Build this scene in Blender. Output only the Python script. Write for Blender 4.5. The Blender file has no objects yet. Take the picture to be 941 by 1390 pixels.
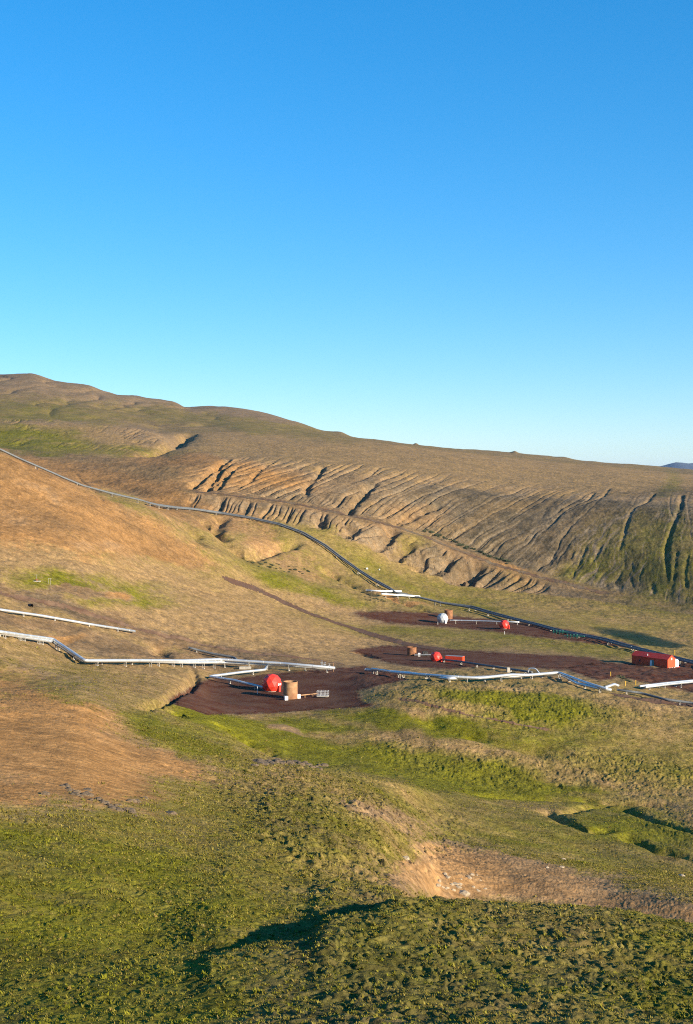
import bpy, bmesh, math, random
import numpy as np
from mathutils import Vector, Matrix

random.seed(7)
rng = np.random.default_rng(11)
sc = bpy.context.scene
COL = sc.collection
HAZE = 1.5e-5
F, UC, VH = 1805.0, 470.5, 648.0          # focal length and horizon in photograph pixels (941 x 1390)

# ------------------------------------------------------------------ noise
def _hash(ix, iy, seed):
    h = (ix.astype(np.int64) * 374761393 + iy.astype(np.int64) * 668265263 + seed * 982451653) & 0xFFFFFFFF
    h = ((h ^ (h >> 13)) * 1274126177) & 0xFFFFFFFF
    return (h ^ (h >> 16)) & 0xFFFFFFFF

def perlin(x, y, seed=0):
    x = np.asarray(x, dtype=np.float64); y = np.asarray(y, dtype=np.float64)
    x0 = np.floor(x); y0 = np.floor(y)
    fx = x - x0; fy = y - y0
    ux = fx * fx * fx * (fx * (fx * 6 - 15) + 10); uy = fy * fy * fy * (fy * (fy * 6 - 15) + 10)
    def g(ix, iy, dx, dy):
        a = _hash(ix, iy, seed) * (2 * math.pi / 4294967296.0)
        return np.cos(a) * dx + np.sin(a) * dy
    n00 = g(x0, y0, fx, fy); n10 = g(x0 + 1, y0, fx - 1, fy)
    n01 = g(x0, y0 + 1, fx, fy - 1); n11 = g(x0 + 1, y0 + 1, fx - 1, fy - 1)
    a = n00 + ux * (n10 - n00); b = n01 + ux * (n11 - n01)
    return (a + uy * (b - a)) * 1.5

def fbm(x, y, oct=4, seed=0, gain=0.5):
    t = 0; a = 1.0; s = 0
    for k in range(oct):
        t = t + a * perlin(x * 2 ** k, y * 2 ** k, seed + k * 17); s += a; a *= gain
    return t / s

def sstep(a, b, x):
    t = np.clip((x - a) / (b - a), 0, 1)
    return t * t * (3 - 2 * t)

def pchip(x, y, xi):
    x = np.asarray(x, float); y = np.asarray(y, float); xi = np.clip(xi, x[0], x[-1])
    h = np.diff(x); d = np.diff(y) / h
    m = np.zeros_like(y); m[0] = d[0]; m[-1] = d[-1]
    if len(x) > 2:
        w1 = 2 * h[1:] + h[:-1]; w2 = h[1:] + 2 * h[:-1]
        with np.errstate(divide='ignore', invalid='ignore'):
            mm = (w1 + w2) / (w1 / d[:-1] + w2 / d[1:])
        m[1:-1] = np.where(d[:-1] * d[1:] > 0, mm, 0)
    k = np.clip(np.searchsorted(x, xi, side='right') - 1, 0, len(h) - 1)
    t = (xi - x[k]) / h[k]; t2 = t * t; t3 = t2 * t
    return ((2 * t3 - 3 * t2 + 1) * y[k] + (t3 - 2 * t2 + t) * h[k] * m[k]
            + (-2 * t3 + 3 * t2) * y[k + 1] + (t3 - t2) * h[k] * m[k + 1])

# ------------------------------------------------------------------ the lie of the land
# survey lines across the valley, from the foot of the viewpoint to the far plateau.
# each station: bearing (photo column) : (distance in metres, depression (photo row))
SURVEY = [
 {0: (14, 1490), 941: (14, 1490)},
 {0: (34, 1440), 941: (34, 1435)},
 {0: (50, 1402), 300: (50, 1388), 540: (51, 1372), 941: (51, 1385)},
 {0: (58, 1342), 100: (59, 1330), 200: (61, 1315), 300: (64, 1294), 360: (66, 1281), 410: (68, 1271), 445: (70, 1250), 500: (74, 1237), 540: (78, 1220), 600: (80, 1223), 700: (83, 1229), 800: (84, 1233), 941: (82, 1256), 1250: (80, 1320)},
 {-300: (58, 1240), 0: (65, 1290), 100: (65.5, 1290), 200: (66.5, 1293), 300: (65.5, 1297), 360: (68, 1286), 410: (70, 1277), 445: (71.8, 1262), 500: (76, 1248), 540: (80.5, 1232), 600: (105, 1250), 700: (115, 1258), 800: (118, 1262), 941: (112, 1286), 1250: (105, 1340)},
 {-300: (63, 1180), 0: (71, 1245), 100: (72, 1250), 200: (72, 1262), 300: (69, 1271), 360: (72, 1262), 410: (74, 1253), 445: (76, 1238), 500: (82, 1223), 540: (92, 1213), 570: (118, 1216), 600: (145, 1226), 700: (155, 1232), 800: (155, 1236), 941: (148, 1258), 1250: (135, 1300)},
 {-300: (72, 1080), 0: (86, 1152), 100: (88, 1160), 200: (88, 1178), 300: (87, 1190), 400: (93, 1188), 445: (97, 1185), 500: (108, 1183), 540: (126, 1180), 570: (145, 1180), 600: (160, 1184), 700: (168, 1192), 800: (168, 1203), 941: (158, 1223), 1250: (150, 1265)},
 {-300: (97, 1000), 0: (115, 1070), 100: (120, 1076), 200: (126, 1090), 300: (132, 1100), 400: (130, 1110), 500: (146, 1119), 555: (175, 1126), 600: (200, 1133), 700: (212, 1144), 800: (214, 1158), 941: (208, 1181), 1250: (200, 1215)},
 {-300: (128, 930), 0: (154, 996), 100: (161, 1000), 200: (174, 1018), 300: (173, 1046), 400: (168, 1067), 500: (184, 1083), 600: (222, 1104), 700: (232, 1120), 800: (234, 1132), 941: (230, 1156), 1250: (220, 1185)},
 {-300: (172, 880), 0: (208, 938), 100: (217, 940), 185: (236, 961), 240: (229, 978), 295: (222, 998), 345: (217, 1020), 370: (215, 1031), 400: (213, 1036), 440: (214, 1045), 500: (220, 1056), 555: (232, 1066), 600: (246, 1083), 640: (252, 1094), 700: (252, 1104), 800: (252, 1114), 941: (248, 1134), 1250: (245, 1160)},
 {-300: (270, 885), 0: (290, 936), 100: (295, 931), 185: (290, 962), 240: (286, 985), 295: (286, 1008), 345: (288, 1032), 400: (290, 1046), 440: (287, 1053), 500: (282, 1059), 555: (278, 1066), 600: (278, 1075), 640: (278, 1083), 700: (278, 1093), 800: (278, 1101), 941: (274, 1115), 1250: (270, 1140)},
 {0: (320, 921), 100: (325, 924), 185: (320, 946), 240: (314, 966), 295: (312, 986), 345: (312, 1012), 400: (310, 1031), 500: (306, 1046), 600: (306, 1062), 700: (306, 1078), 800: (306, 1085), 941: (302, 1093), 1250: (300, 1110)},
 {0: (345, 890), 100: (355, 911), 200: (345, 938), 250: (345, 952), 300: (345, 967), 400: (345, 986), 500: (337, 1006), 600: (342, 1000), 700: (344, 1004), 800: (346, 1010), 941: (342, 1030), 1250: (340, 1050)},
 {0: (366, 863), 100: (380, 899), 200: (376, 920), 250: (372, 937), 300: (369, 954), 400: (369, 966), 480: (374, 957), 540: (382, 938), 600: (386, 931), 700: (392, 935), 800: (394, 943), 941: (390, 966), 1250: (390, 985)},
 {0: (400, 846), 100: (402, 886), 200: (406, 905), 250: (424, 908), 300: (437, 915), 400: (439, 915), 500: (438, 914), 560: (430, 919), 650: (424, 921.5), 700: (424, 921), 800: (420, 930), 941: (414, 952), 1250: (410, 970)},
 {0: (440, 815), 100: (442, 850), 200: (456, 876), 300: (470, 894), 400: (476, 901), 500: (478, 907.5), 560: (470, 911), 650: (456, 914), 700: (452, 915), 800: (446, 921), 941: (440, 940), 1250: (440, 950)},
 {0: (480, 775), 100: (490, 802), 200: (508, 835), 300: (520, 862), 400: (528, 882), 500: (532, 894), 600: (524, 898), 700: (516, 902), 800: (506, 908), 941: (496, 917), 1250: (490, 925)},
 {0: (524, 735), 100: (542, 757), 200: (570, 795), 300: (588, 824), 400: (600, 851), 500: (612, 870), 600: (600, 877), 700: (590, 881), 800: (576, 887), 941: (556, 900), 1250: (540, 912)},
 {0: (590, 690), 100: (604, 712), 200: (634, 758), 300: (660, 793), 400: (684, 823), 500: (696, 841), 600: (688, 847), 700: (672, 852), 800: (652, 863), 941: (624, 881), 1250: (610, 890)},
 {-300: (690, 500), 0: (680, 615), 60: (692, 642), 150: (706, 675), 215: (716, 697), 260: (720, 726), 300: (722, 749), 340: (732, 769), 400: (742, 787), 450: (748, 799), 520: (752, 812), 600: (750, 826), 700: (732, 836), 800: (708, 846), 941: (670, 866), 1250: (630, 880)},
 {-300: (740, 530), 0: (740, 626), 60: (742, 650), 150: (748, 673.5), 215: (752, 692), 260: (752, 722), 300: (752, 745), 340: (760, 763), 400: (770, 778), 450: (774, 791), 520: (778, 803), 600: (778, 818), 700: (764, 827.5), 800: (742, 839), 941: (704, 856), 1250: (655, 872)},
 {-300: (850, 545), 0: (850, 636), 60: (840, 656), 150: (828, 671), 215: (812, 688), 260: (802, 702), 300: (798, 721), 340: (798, 739), 400: (804, 757), 450: (806, 774), 520: (808, 791), 600: (812, 806), 700: (804, 817), 800: (782, 829), 941: (738, 846), 1250: (680, 866)},
 {-300: (1000, 555), 0: (1000, 626), 60: (980, 641), 150: (930, 665), 215: (892, 680), 260: (884, 688), 300: (880, 696), 340: (876, 702), 400: (870, 712), 450: (866, 724), 500: (864, 743), 540: (864, 761), 580: (864, 777), 640: (862, 794), 740: (840, 806), 830: (812, 817), 941: (770, 834), 1250: (705, 858)},
 {-300: (1080, 550), 0: (1080, 619), 60: (1050, 632), 150: (970, 654), 215: (920, 664), 260: (908, 670), 330: (904, 679), 400: (899, 689), 450: (896, 699), 500: (894, 711), 540: (894, 722), 580: (894, 736), 640: (886, 760), 700: (874, 780), 800: (842, 806), 870: (812, 818), 941: (782, 832), 1250: (716, 856)},
 {-300: (1120, 545), 0: (1120, 613), 60: (1090, 626), 150: (1000, 646), 215: (945, 658), 260: (930, 664), 330: (926, 672), 400: (921, 681), 450: (918, 690), 500: (916, 701), 540: (916, 712), 580: (915, 726), 640: (906, 750), 700: (894, 770), 800: (862, 796), 870: (832, 810), 941: (798, 824), 1250: (730, 848)},
 {-300: (1160, 540), 0: (1160, 609), 60: (1130, 618), 150: (1040, 636), 215: (985, 645), 260: (972, 649), 330: (968, 654), 400: (964, 659), 450: (962, 666), 500: (962, 675), 540: (962, 682), 580: (962, 692), 640: (958, 708), 700: (948, 722), 800: (920, 736), 870: (894, 744), 941: (862, 756), 1250: (790, 795)},
 {-300: (1210, 535), 0: (1210, 605), 60: (1180, 612), 150: (1095, 625), 215: (1035, 632), 260: (1020, 632), 330: (1018, 635), 400: (1018, 638), 450: (1020, 643), 500: (1022, 649), 540: (1026, 654), 580: (1030, 661), 640: (1034, 668), 700: (1032, 675), 800: (1010, 681), 870: (988, 685), 941: (960, 690), 1250: (890, 735)},
 {-300: (1320, 520), 0: (1320, 592), 60: (1320, 595), 150: (1290, 604), 215: (1250, 613), 260: (1210, 611), 330: (1210, 615), 400: (1212, 618), 500: (1230, 625), 580: (1240, 634), 640: (1250, 641), 700: (1260, 648), 800: (1280, 655), 870: (1280, 659), 941: (1280, 664), 1250: (1270, 685)},
 {-300: (1500, 505), 0: (1500, 571), 60: (1500, 570), 100: (1500, 574), 160: (1500, 578), 205: (1500, 585), 240: (1500, 598), 280: (1500, 595), 330: (1500, 598), 400: (1500, 601), 500: (1520, 608.5), 580: (1550, 617), 640: (1560, 624), 700: (1570, 632), 800: (1600, 642), 870: (1600, 648), 941: (1600, 655), 1250: (1600, 672)},
 {-300: (1750, 515), 0: (1750, 575), 60: (1750, 577), 100: (1750, 580), 160: (1750, 584), 205: (1760, 588), 240: (1770, 590), 330: (1820, 588), 400: (1900, 592), 500: (1920, 600), 580: (1940, 609.5), 700: (1980, 623), 800: (2000, 632), 941: (2000, 645), 1250: (2000, 662)},
 {-300: (2200, 490), 0: (2200, 545), 60: (2200, 548), 100: (2200, 553), 160: (2200, 560), 205: (2200, 567), 260: (2200, 572), 330: (2220, 575), 400: (2260, 583), 440: (2280, 589), 500: (2320, 597), 580: (2400, 606.5), 700: (2500, 617), 800: (2500, 628.5), 941: (2500, 640), 1250: (2500, 655)},
 {-300: (2800, 470), -100: (2800, 503), 0: (2800, 507), 40: (2800, 507.5), 80: (2800, 517), 120: (2800, 522), 145: (2800, 531), 180: (2800, 537), 240: (2800, 546), 252: (2800, 550), 300: (2800, 552), 350: (2800, 559), 400: (2800, 572), 440: (2800, 585), 462: (2800, 587), 480: (2800, 593), 520: (2800, 598), 560: (2800, 604), 600: (2850, 608), 650: (2900, 611), 700: (2900, 615), 740: (2900, 619), 800: (2900, 626.5), 880: (2900, 632), 941: (2900, 638), 1250: (2900, 650)},
 {-300: (3700, 530), 0: (3700, 560), 400: (3700, 612), 941: (3800, 654), 1250: (3800, 662)},
 {-300: (7000, 670), 0: (7000, 674), 941: (7000, 678), 1250: (7000, 680)},
]
def line_at(line, u):
    k = sorted(line); a = [math.log(line[i][0]) for i in k]; b = [line[i][1] for i in k]
    return pchip(k, a, u), pchip(k, b, u)

du = 0.95
core = np.arange(-14, 956, du)
m = [0.0]; st = du
while m[-1] < 900: st *= 1.06; m.append(m[-1] + st)
m = np.array(m[1:])
U1 = np.concatenate([(core[0] - m)[::-1], core, core[-1] + m])
NC = len(U1)
KS = np.zeros((len(SURVEY), NC)); KV = np.zeros_like(KS)
for i, L in enumerate(SURVEY):
    KS[i], KV[i] = line_at(L, U1)
for i in range(1, len(SURVEY)):
    KS[i] = np.maximum(KS[i], KS[i - 1] + 0.006)
smin, smax = math.log(14), math.log(7000)
# rows are closer where the ground is seen more squarely
fine = np.linspace(smin, smax, 9000)
test = [np.argmin(abs(U1 - u)) for u in range(0, 942, 40)]
dens = np.zeros_like(fine)
for c in test:
    vv = pchip(KS[:, c], KV[:, c], fine)
    dens += np.abs(np.gradient(vv, fine))
dens = dens / len(test)
dens = np.convolve(dens, np.ones(61) / 61, mode='same') + 120
dens[np.exp(fine) < 47] *= 0.12
dens[np.exp(fine) > 3000] *= 0.06
dens[(np.exp(fine) > 880) & (np.exp(fine) < 1100)] *= 1.25
cum = np.cumsum(dens); cum = (cum - cum[0]) / (cum[-1] - cum[0])
NR = 1500
S1 = np.interp(np.linspace(0, 1, NR), cum, fine)
V0 = np.empty((NR, NC))
for c in range(NC):
    V0[:, c] = pchip(KS[:, c], KV[:, c], S1)
UU = np.broadcast_to(U1, (NR, NC)); YY = np.broadcast_to(np.exp(S1)[:, None], (NR, NC))
XX = (UU - UC) / F * YY
ZZ = -(V0 - VH) / F * YY

def column_hit(u, v, Z):
    c = np.interp(u, U1, np.arange(NC)); c0 = int(min(max(c, 0), NC - 2)); t = c - c0
    z = Z[:, c0] * (1 - t) + Z[:, c0 + 1] * t
    y = np.exp(S1); vv = VH - F * z / y
    ok = np.nonzero((vv <= v) & (y > 30))[0]
    k = ok[0] if len(ok) else NR - 2
    k = max(k, 1); a, b = vv[k - 1], vv[k]
    w = 0 if a == b else min(max((a - v) / (a - b), 0), 1)
    yy = y[k - 1] * (1 - w) + y[k] * w
    return (u - UC) / F * yy, yy

def gz(x, y):
    u = UC + F * x / y; s = math.log(y)
    c = float(np.interp(u, U1, np.arange(NC))); r = float(np.interp(s, S1, np.arange(NR)))
    c0 = min(int(c), NC - 2); r0 = min(int(r), NR - 2); a = c - c0; b = r - r0
    return float((ZZ[r0, c0] * (1 - a) + ZZ[r0, c0 + 1] * a) * (1 - b) + (ZZ[r0 + 1, c0] * (1 - a) + ZZ[r0 + 1, c0 + 1] * a) * b)

def seg_dist(px, py, pts):
    best = np.full(px.shape, 1e9); tt = np.zeros(px.shape); acc = 0.0
    L = sum(math.dist(pts[i], pts[i + 1]) for i in range(len(pts) - 1)) or 1
    side = np.zeros(px.shape)
    for (ax, ay), (bx, by) in zip(pts[:-1], pts[1:]):
        dx, dy = bx - ax, by - ay; l2 = dx * dx + dy * dy or 1e-9
        t = np.clip(((px - ax) * dx + (py - ay) * dy) / l2, 0, 1)
        d = np.hypot(px - ax - t * dx, py - ay - t * dy)
        better = d < best
        best = np.where(better, d, best); tt = np.where(better, (acc + t * math.sqrt(l2)) / L, tt)
        acc += math.sqrt(l2)
    return best, tt

DZ = np.zeros((NR, NC))
Z0 = ZZ.copy()
def carve(uv, width, depth, rough=0.35, taper=True, sharp=1.0, seed=3):
    pts = [column_hit(u, v, Z0) for u, v in uv]
    xs = [p[0] for p in pts]; ys = [p[1] for p in pts]; mg = width * 3.2
    r = np.nonzero((np.exp(S1) > min(ys) - mg) & (np.exp(S1) < max(ys) + mg))[0]
    if len(r) < 2: return
    rs = slice(r[0], r[-1] + 1)
    X, Y = XX[rs], YY[rs]
    inside = (X > min(xs) - mg) & (X < max(xs) + mg)
    cs_ = np.nonzero(inside.any(axis=0))[0]
    if len(cs_) < 2: return
    cs = slice(cs_[0], cs_[-1] + 1)
    X, Y = X[:, cs], Y[:, cs]
    wob = width * rough
    Xn = X + wob * perlin(X / (width * 2.5), Y / (width * 2.5), seed); Yn = Y + wob * perlin(X / (width * 2.5) + 9, Y / (width * 2.5), seed + 1)
    d, t = seg_dist(Xn, Yn, pts)
    prof = np.exp(-np.power(d / width, 2.0 * sharp))
    if taper: prof = prof * sstep(0, 0.18, t) * (1 - 0.6 * sstep(0.85, 1.0, t))
    prof = prof * (0.8 + 0.5 * perlin(t * 9, t * 0 + seed * 3.1, seed))
    DZ[rs, cs] = np.minimum(DZ[rs, cs], DZ[rs, cs] * 0.4 - depth * prof)

# ---- flow lines of the gullied slope
kq = np.array([(200, 1.9), (300, 1.7), (400, 1.25), (520, 1.3), (620, 1.65), (720, 1.75), (790, 1.5), (850, 0.95), (890, 0.42), (941, 0.12), (1250, -0.15), (1900, -0.2)])
hv = np.linspace(-150, 190, 140); qs = np.arange(-600, 2200, 2.0); kk = pchip(kq[:, 0], kq[:, 1], qs)
def hfun(v):
    w = v - 672.0
    return np.where(w < 0, 1.9 * w, w - 0.0012 * w * np.abs(w))
ug = np.arange(-500, 1900, 2.0)
QT = np.stack([np.interp(ug, np.maximum.accumulate(qs - kk * h), qs) for h in hv])
rC = np.nonzero((np.exp(S1) > 780) & (np.exp(S1) < 1900))[0]; rs = slice(rC[0], rC[-1] + 1)
uC, vC, yC, xC = UU[rs], V0[rs], YY[rs], XX[rs]
H = np.clip(hfun(vC), hv[0] + .01, hv[-1] - .01)
hi = (H - hv[0]) / (hv[1] - hv[0]); ui = np.clip((uC - ug[0]) / 2.0, 0, len(ug) - 2.01)
h0 = hi.astype(int); u0 = ui.astype(int); a = hi - h0; b = ui - u0
Q = (QT[h0, u0] * (1 - a) + QT[np.minimum(h0 + 1, len(hv) - 1), u0] * a) * (1 - b) + (QT[h0, u0 + 1] * (1 - a) + QT[np.minimum(h0 + 1, len(hv) - 1), u0 + 1] * a) * b
def klines(n): return np.exp(KS[n])[None, :]
y_t1, y_t2, y_sh, y_top, y_base = klines(22), klines(24), klines(26), klines(28), klines(22)
y_bank0, y_bank1 = klines(22), klines(23)
Qw = Q + 5 * perlin(uC / 40, vC / 30, 5) + 1.5 * perlin(uC / 14, vC / 12, 6)
def ridge(x, y, seed, p): return np.clip(1 - np.abs(perlin(x, y, seed)) * 2.2, 0, 1) ** p
mU = sstep(235, 275, uC)
upper = sstep(0, 12, yC - y_t2) * (1 - sstep(0.15, 0.8, (yC - y_sh) / (klines(27) - y_sh))) * mU
amp = 0.55 + 0.9 * np.clip(fbm(Q / 60, vC / 70, 2, 21) + 0.35, 0, 1)
fine_zone = sstep(520, 620, uC)
amp2 = np.clip(0.15 + 1.6 * (fbm(Q / 35, vC / 45, 3, 22) + .25), 0.05, 1.5)
g = ridge(Qw / 36, vC / 160, 31, 7) * 4.6 * amp * (1 - .2 * fine_zone) + ridge(Qw / 17, vC / 110, 32, 3) * 2.6 * amp2 * (0.35 + .65 * fine_zone) + ridge(Qw / 7.5, vC / 60, 33, 2.5) * .9 * amp2 * (0.5 + .6 * fine_zone) + ridge(Qw / 3.2, vC / 40, 34, 3) * .5 * amp
bottom_boost = 0.55 + 0.75 * (1 - sstep(0, 60, yC - y_t2))
smooth_left = 1 - 0.45 * (1 - sstep(300, 330, uC)) 
smooth_right = (1 - 0.5 * sstep(540, 640, uC)) * (1 - 0.6 * sstep(740, 840, uC))
DC = -g * upper * bottom_boost * smooth_left * smooth_right
fl = np.clip(ridge(Qw / 11, vC / 120, 35, 10) * 1.3 * amp2 + ridge(Qw / 4.6, vC / 70, 36, 8) * amp + ridge(Qw / 24, vC / 200, 37, 22) * 1.2, 0, 1)
GUL = np.zeros((NR, NC)); GUL[rs] = np.clip(g / 6.0, 0, 1) * upper; PALE = np.zeros((NR, NC)); PALE[rs] = fl * sstep(0, 10, yC - y_t2) * (1 - sstep(.1, .9, (yC - y_sh) / (klines(27) - y_sh))) * mU
# lower bank below the terrace: a row of spurs and notches
bank = sstep(-8, 8, yC - y_bank0) * (1 - sstep(-3, 3, yC - y_bank1)) * sstep(245, 270, uC) * (1 - sstep(690, 770, uC))
frac = np.clip((yC - y_bank0) / (y_bank1 - y_bank0), 0, 1)
left_b = 1 - sstep(470, 520, uC)
qb = uC + np.where(uC > 480, 1.5, 0.55) * (vC - pchip([200, 400, 500, 580, 640, 740, 941, 1900], [685, 712, 743, 777, 794, 806, 833, 850], uC))
qbw = qb + 4 * perlin(uC / 22, vC / 16, 8)
gb = ridge(qbw / 26, vC / 200, 41, 3.0) * 4.6 + ridge(qbw / 11, vC / 120, 42, 3) * 2.2
DC += -gb * bank * (0.45 + 0.55 * np.sin(np.pi * np.clip(frac, 0, 1))) * (0.75 + 0.5 * sstep(480, 560, uC))
DZ[rs] += DC
GUL[rs] = np.maximum(GUL[rs], np.clip(gb / 8.0, 0, 1) * bank)
# strata on the domed hill behind, at the left
lefthill = sstep(1180, 1260, yC) * (1 - sstep(1480, 1560, yC)) * (1 - sstep(225, 260, uC))
DZ[rs] += -lefthill * np.clip(.2 + 1.5 * fbm(uC / 40, vC / 14, 3, 53), 0, 1) * (ridge((uC + 2.6 * vC + 14 * perlin(uC / 50, vC / 20, 3)) / 15, vC / 40, 51, 5) * 2.6 + ridge((uC + 2.2 * vC) / 6, vC / 30, 52, 3) * 1.0)

# ---- single gullies, ravines and stream channels
for uv, w, d in [
    ([(312, 622), (295, 633), (280, 645), (264, 655), (262, 662)], 2.8, 5.5), ([(310, 629), (296, 642), (288, 652), (284, 661), (278, 666)], 2.8, 5.5),
    ([(326, 632), (310, 643), (303, 652), (294, 664)], 2.4, 4.5), ([(308, 640), (298, 650), (290, 657)], 2.4, 4), ([(376, 624), (352, 640), (340, 652), (318, 664)], 2, 2.6),
    ([(440, 632), (430, 646), (418, 658), (415, 672)], 2.6, 4), ([(512, 654), (498, 664), (486, 678), (476, 686), (473, 697)], 3.2, 6),
    ([(560, 697), (549, 704), (536, 711)], 2.6, 3.5), ([(600, 683), (580, 692), (562, 700), (548, 706)], 2.8, 3.5),
    ([(537, 717), (526, 727), (515, 737), (507, 742)], 4, 7), ([(480, 711), (473, 719), (466, 725)], 5, 8), ([(436, 700), (434, 708), (432, 714)], 4, 7),
    ([(640, 764), (632, 772), (620, 784), (615, 790)], 5, 10), ([(560, 734), (548, 744), (530, 755)], 4, 7), ([(579, 752), (570, 762), (561, 771)], 4, 7), ([(614, 752), (600, 765), (586, 775)], 4, 7), ([(655, 764), (640, 780), (628, 792)], 4, 8),
    ([(890, 668), (880, 680), (856, 694), (850, 712), (846, 730), (842, 745)], 1.5, 1.2), ([(926, 670), (924, 690), (914, 712), (908, 728), (904, 748), (906, 790)], 1.9, 1.8),
    ([(808, 668), (796, 680), (762, 696), (752, 708), (735, 722)], 1.5, 1.3), ([(828, 662), (820, 674), (800, 682), (770, 694)], 1.3, 1.0),
    ([(756, 745), (752, 756), (754, 764)], 1.6, 1.1), ([(778, 745), (775, 756), (780, 764)], 1.6, 1.0), ([(797, 740), (790, 754), (786, 766)], 1.6, 1.1), ([(818, 738), (810, 752), (805, 762)], 1.6, 1.0),
    ([(884, 790), (888, 806)], 1.6, .9), ([(920, 745), (916, 765), (914, 790)], 1.4, .8), ([(935, 750), (930, 775), (932, 800)], 1.4, .8),
    ([(258, 588), (250, 594), (243, 600), (236, 606), (215, 613), (190, 619)], 9, 13),
    ([(272, 701), (284, 711), (297, 722), (309, 736), (321, 748), (331, 757)], 5.5, 8), ([(301, 700), (296, 710), (290, 716)], 4, 6), ([(333, 757), (350, 752), (378, 743), (404, 736)], 4, 6),
    ([(224, 703), (245, 713), (262, 722), (270, 735)], 4, 4.5), ([(430, 770), (452, 780), (475, 792), (505, 806)], 4, 4), ([(520, 806), (550, 818), (585, 830)], 4, 3),
    ([(258, 902), (264, 912), (266, 920), (258, 930), (240, 941), (222, 952), (198, 960), (186, 962)], 1.3, 3.0), ([(215, 874), (218, 882), (216, 888)], 3, 4),
    ([(228, 968), (246, 962), (262, 970)], 3, 2.0), ([(285, 978), (310, 990), (340, 1008), (370, 1024)], 3, 2.5),
    ([(740, 1098), (752, 1106), (775, 1119), (800, 1128), (822, 1126)], 1.7, 2.3), ([(836, 1129), (850, 1134), (872, 1146), (900, 1155), (935, 1163), (990, 1180)], 1.9, 2.6),
    ([(795, 1096), (820, 1094), (848, 1096), (866, 1106), (892, 1116), (941, 1130)], 1.6, 2.0), ([(762, 1104), (790, 1096), (822, 1092)], 1.6, 1.8),
    ([(555, 965), (575, 975), (600, 985), (640, 997), (700, 1012), (760, 1022)], 3, 1.8), ([(600, 1070), (640, 1077), (700, 1082), (800, 1086), (900, 1092)], 3, 1.8),
    ([(60, 758), (150, 771), (240, 791), (330, 818)], 1.1, .7), ([(120, 758), (220, 781), (300, 804), (360, 826)], 1.0, .6), ([(180, 774), (260, 797), (340, 824)], 1.0, .6), ([(40, 770), (130, 788), (230, 812)], .9, .5),
    ([(60, 640), (140, 682), (230, 726), (300, 756)], 1.6, .9), ([(100, 640), (170, 680), (250, 716)], 1.5, .8), ([(484, 885), (495, 888), (508, 893)], 2.2, 1.8),
    ([(575, 1186), (592, 1198), (606, 1210)], 4.0, 1.6),
]:
    carve(uv, w, d)

# ---- relief of the ground itself
near_fade = np.clip(1 - (YY - 420) / 200, 0, 1)
hum = np.zeros((NR, NC))
rN = np.nonzero(np.exp(S1) < 640)[0]; ns = slice(0, rN[-1] + 1)
Xn, Yn, Un, Vn = XX[ns], YY[ns], UU[ns], V0[ns]
wx = Xn + .8 * perlin(Xn / 3, Yn / 3, 61); wy = Yn + .8 * perlin(Xn / 3 + 40, Yn / 3, 62)
big = fbm(wx / 9, wy / 9, 3, 63)
mid = np.abs(perlin(wx / 2.3, wy / 2.3, 64))
mid2 = np.abs(perlin(wx / 1.05 + 7, wy / 1.05, 65))
small = np.abs(perlin(wx / 0.5, wy / 0.5, 66)) - .3
def blob(u, v, ru, rv, rot=0, soft=0.6, U=None, V=None):
    U = UU if U is None else U; V = V0 if V is None else V
    c, s = math.cos(math.radians(rot)), math.sin(math.radians(rot))
    a = ((U - u) * c + (V - v) * s) / ru; b = (-(U - u) * s + (V - v) * c) / rv
    d = np.sqrt(a * a + b * b)
    return 1 - sstep(1 - soft, 1 + soft, d)
B = lambda u, v, ru, rv, rot=0, soft=0.6: blob(u, v, ru, rv, rot, soft, Un, Vn)
hummock = np.clip(B(690, 955, 150, 32, 8) + B(640, 1040, 150, 25, 10) + B(860, 1045, 120, 25, 8) + 0.8 * B(440, 1100, 160, 60, 15) + 0.6 * B(900, 1110, 70, 30, 20) + 0.7 * B(480, 1150, 130, 55, 0) + .5 * B(880, 960, 90, 18), 0, 1)
rough_f = sstep(330, 200, Yn)
pads = np.clip(B(370, 942, 115, 24) + B(470, 925, 60, 12) + B(620, 893, 160, 12), 0, 1)
hN = big * (0.55 * (1 - pads) + .05) * sstep(90, 240, Yn) + hummock * (mid * 0.45 + mid2 * 0.38 + .12 * small - 0.2) + (1 - pads) * rough_f * (mid * 0.08 + mid2 * 0.11 + .10 * small) * (1 - .75 * B(120, 1040, 220, 60, 15)) 
knoll = sstep(95, 84, Yn) * sstep(380, 470, Un)
hN += knoll * (mid * 0.10 + mid2 * 0.10 + .09 * small - .06)
hN *= np.clip(1 - (Yn - 520) / 110, 0, 1)
DZ[ns] += hN
DZ += 1.6 * fbm(XX / 45, YY / 60, 3, 71) * sstep(520, 760, YY) + 3.0 * fbm(XX / 140, YY / 180, 3, 72) * sstep(1150, 1500, YY)
DZ += 5 * ridge(XX / 120 + .3 * perlin(XX / 50, YY / 90, 74), YY / 300, 73, 2) * -sstep(1800, 2100, YY) * sstep(330, 250, UU)
DZ += (0.55 * fbm(XX / 7, YY / 9, 3, 75) + .22 * fbm(XX / 2.2, YY / 3.5, 2, 76)) * (1 - np.clip(blob(360, 945, 150, 38) + blob(620, 893, 190, 18) + blob(640, 848, 190, 18), 0, 1)) * sstep(300, 420, YY) * (1 - sstep(1500, 2000, YY))
for u, v, wd, h in [(565, 604, 4.5, 5.5), (699, 614, 4.5, 5), (767, 622, 12, 3.5), (462, 588, 9, 2.5)]:
    DZ += h * np.exp(-((UU - u) / wd) ** 2) * np.exp(-((YY - 2850) / 120) ** 2)
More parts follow.
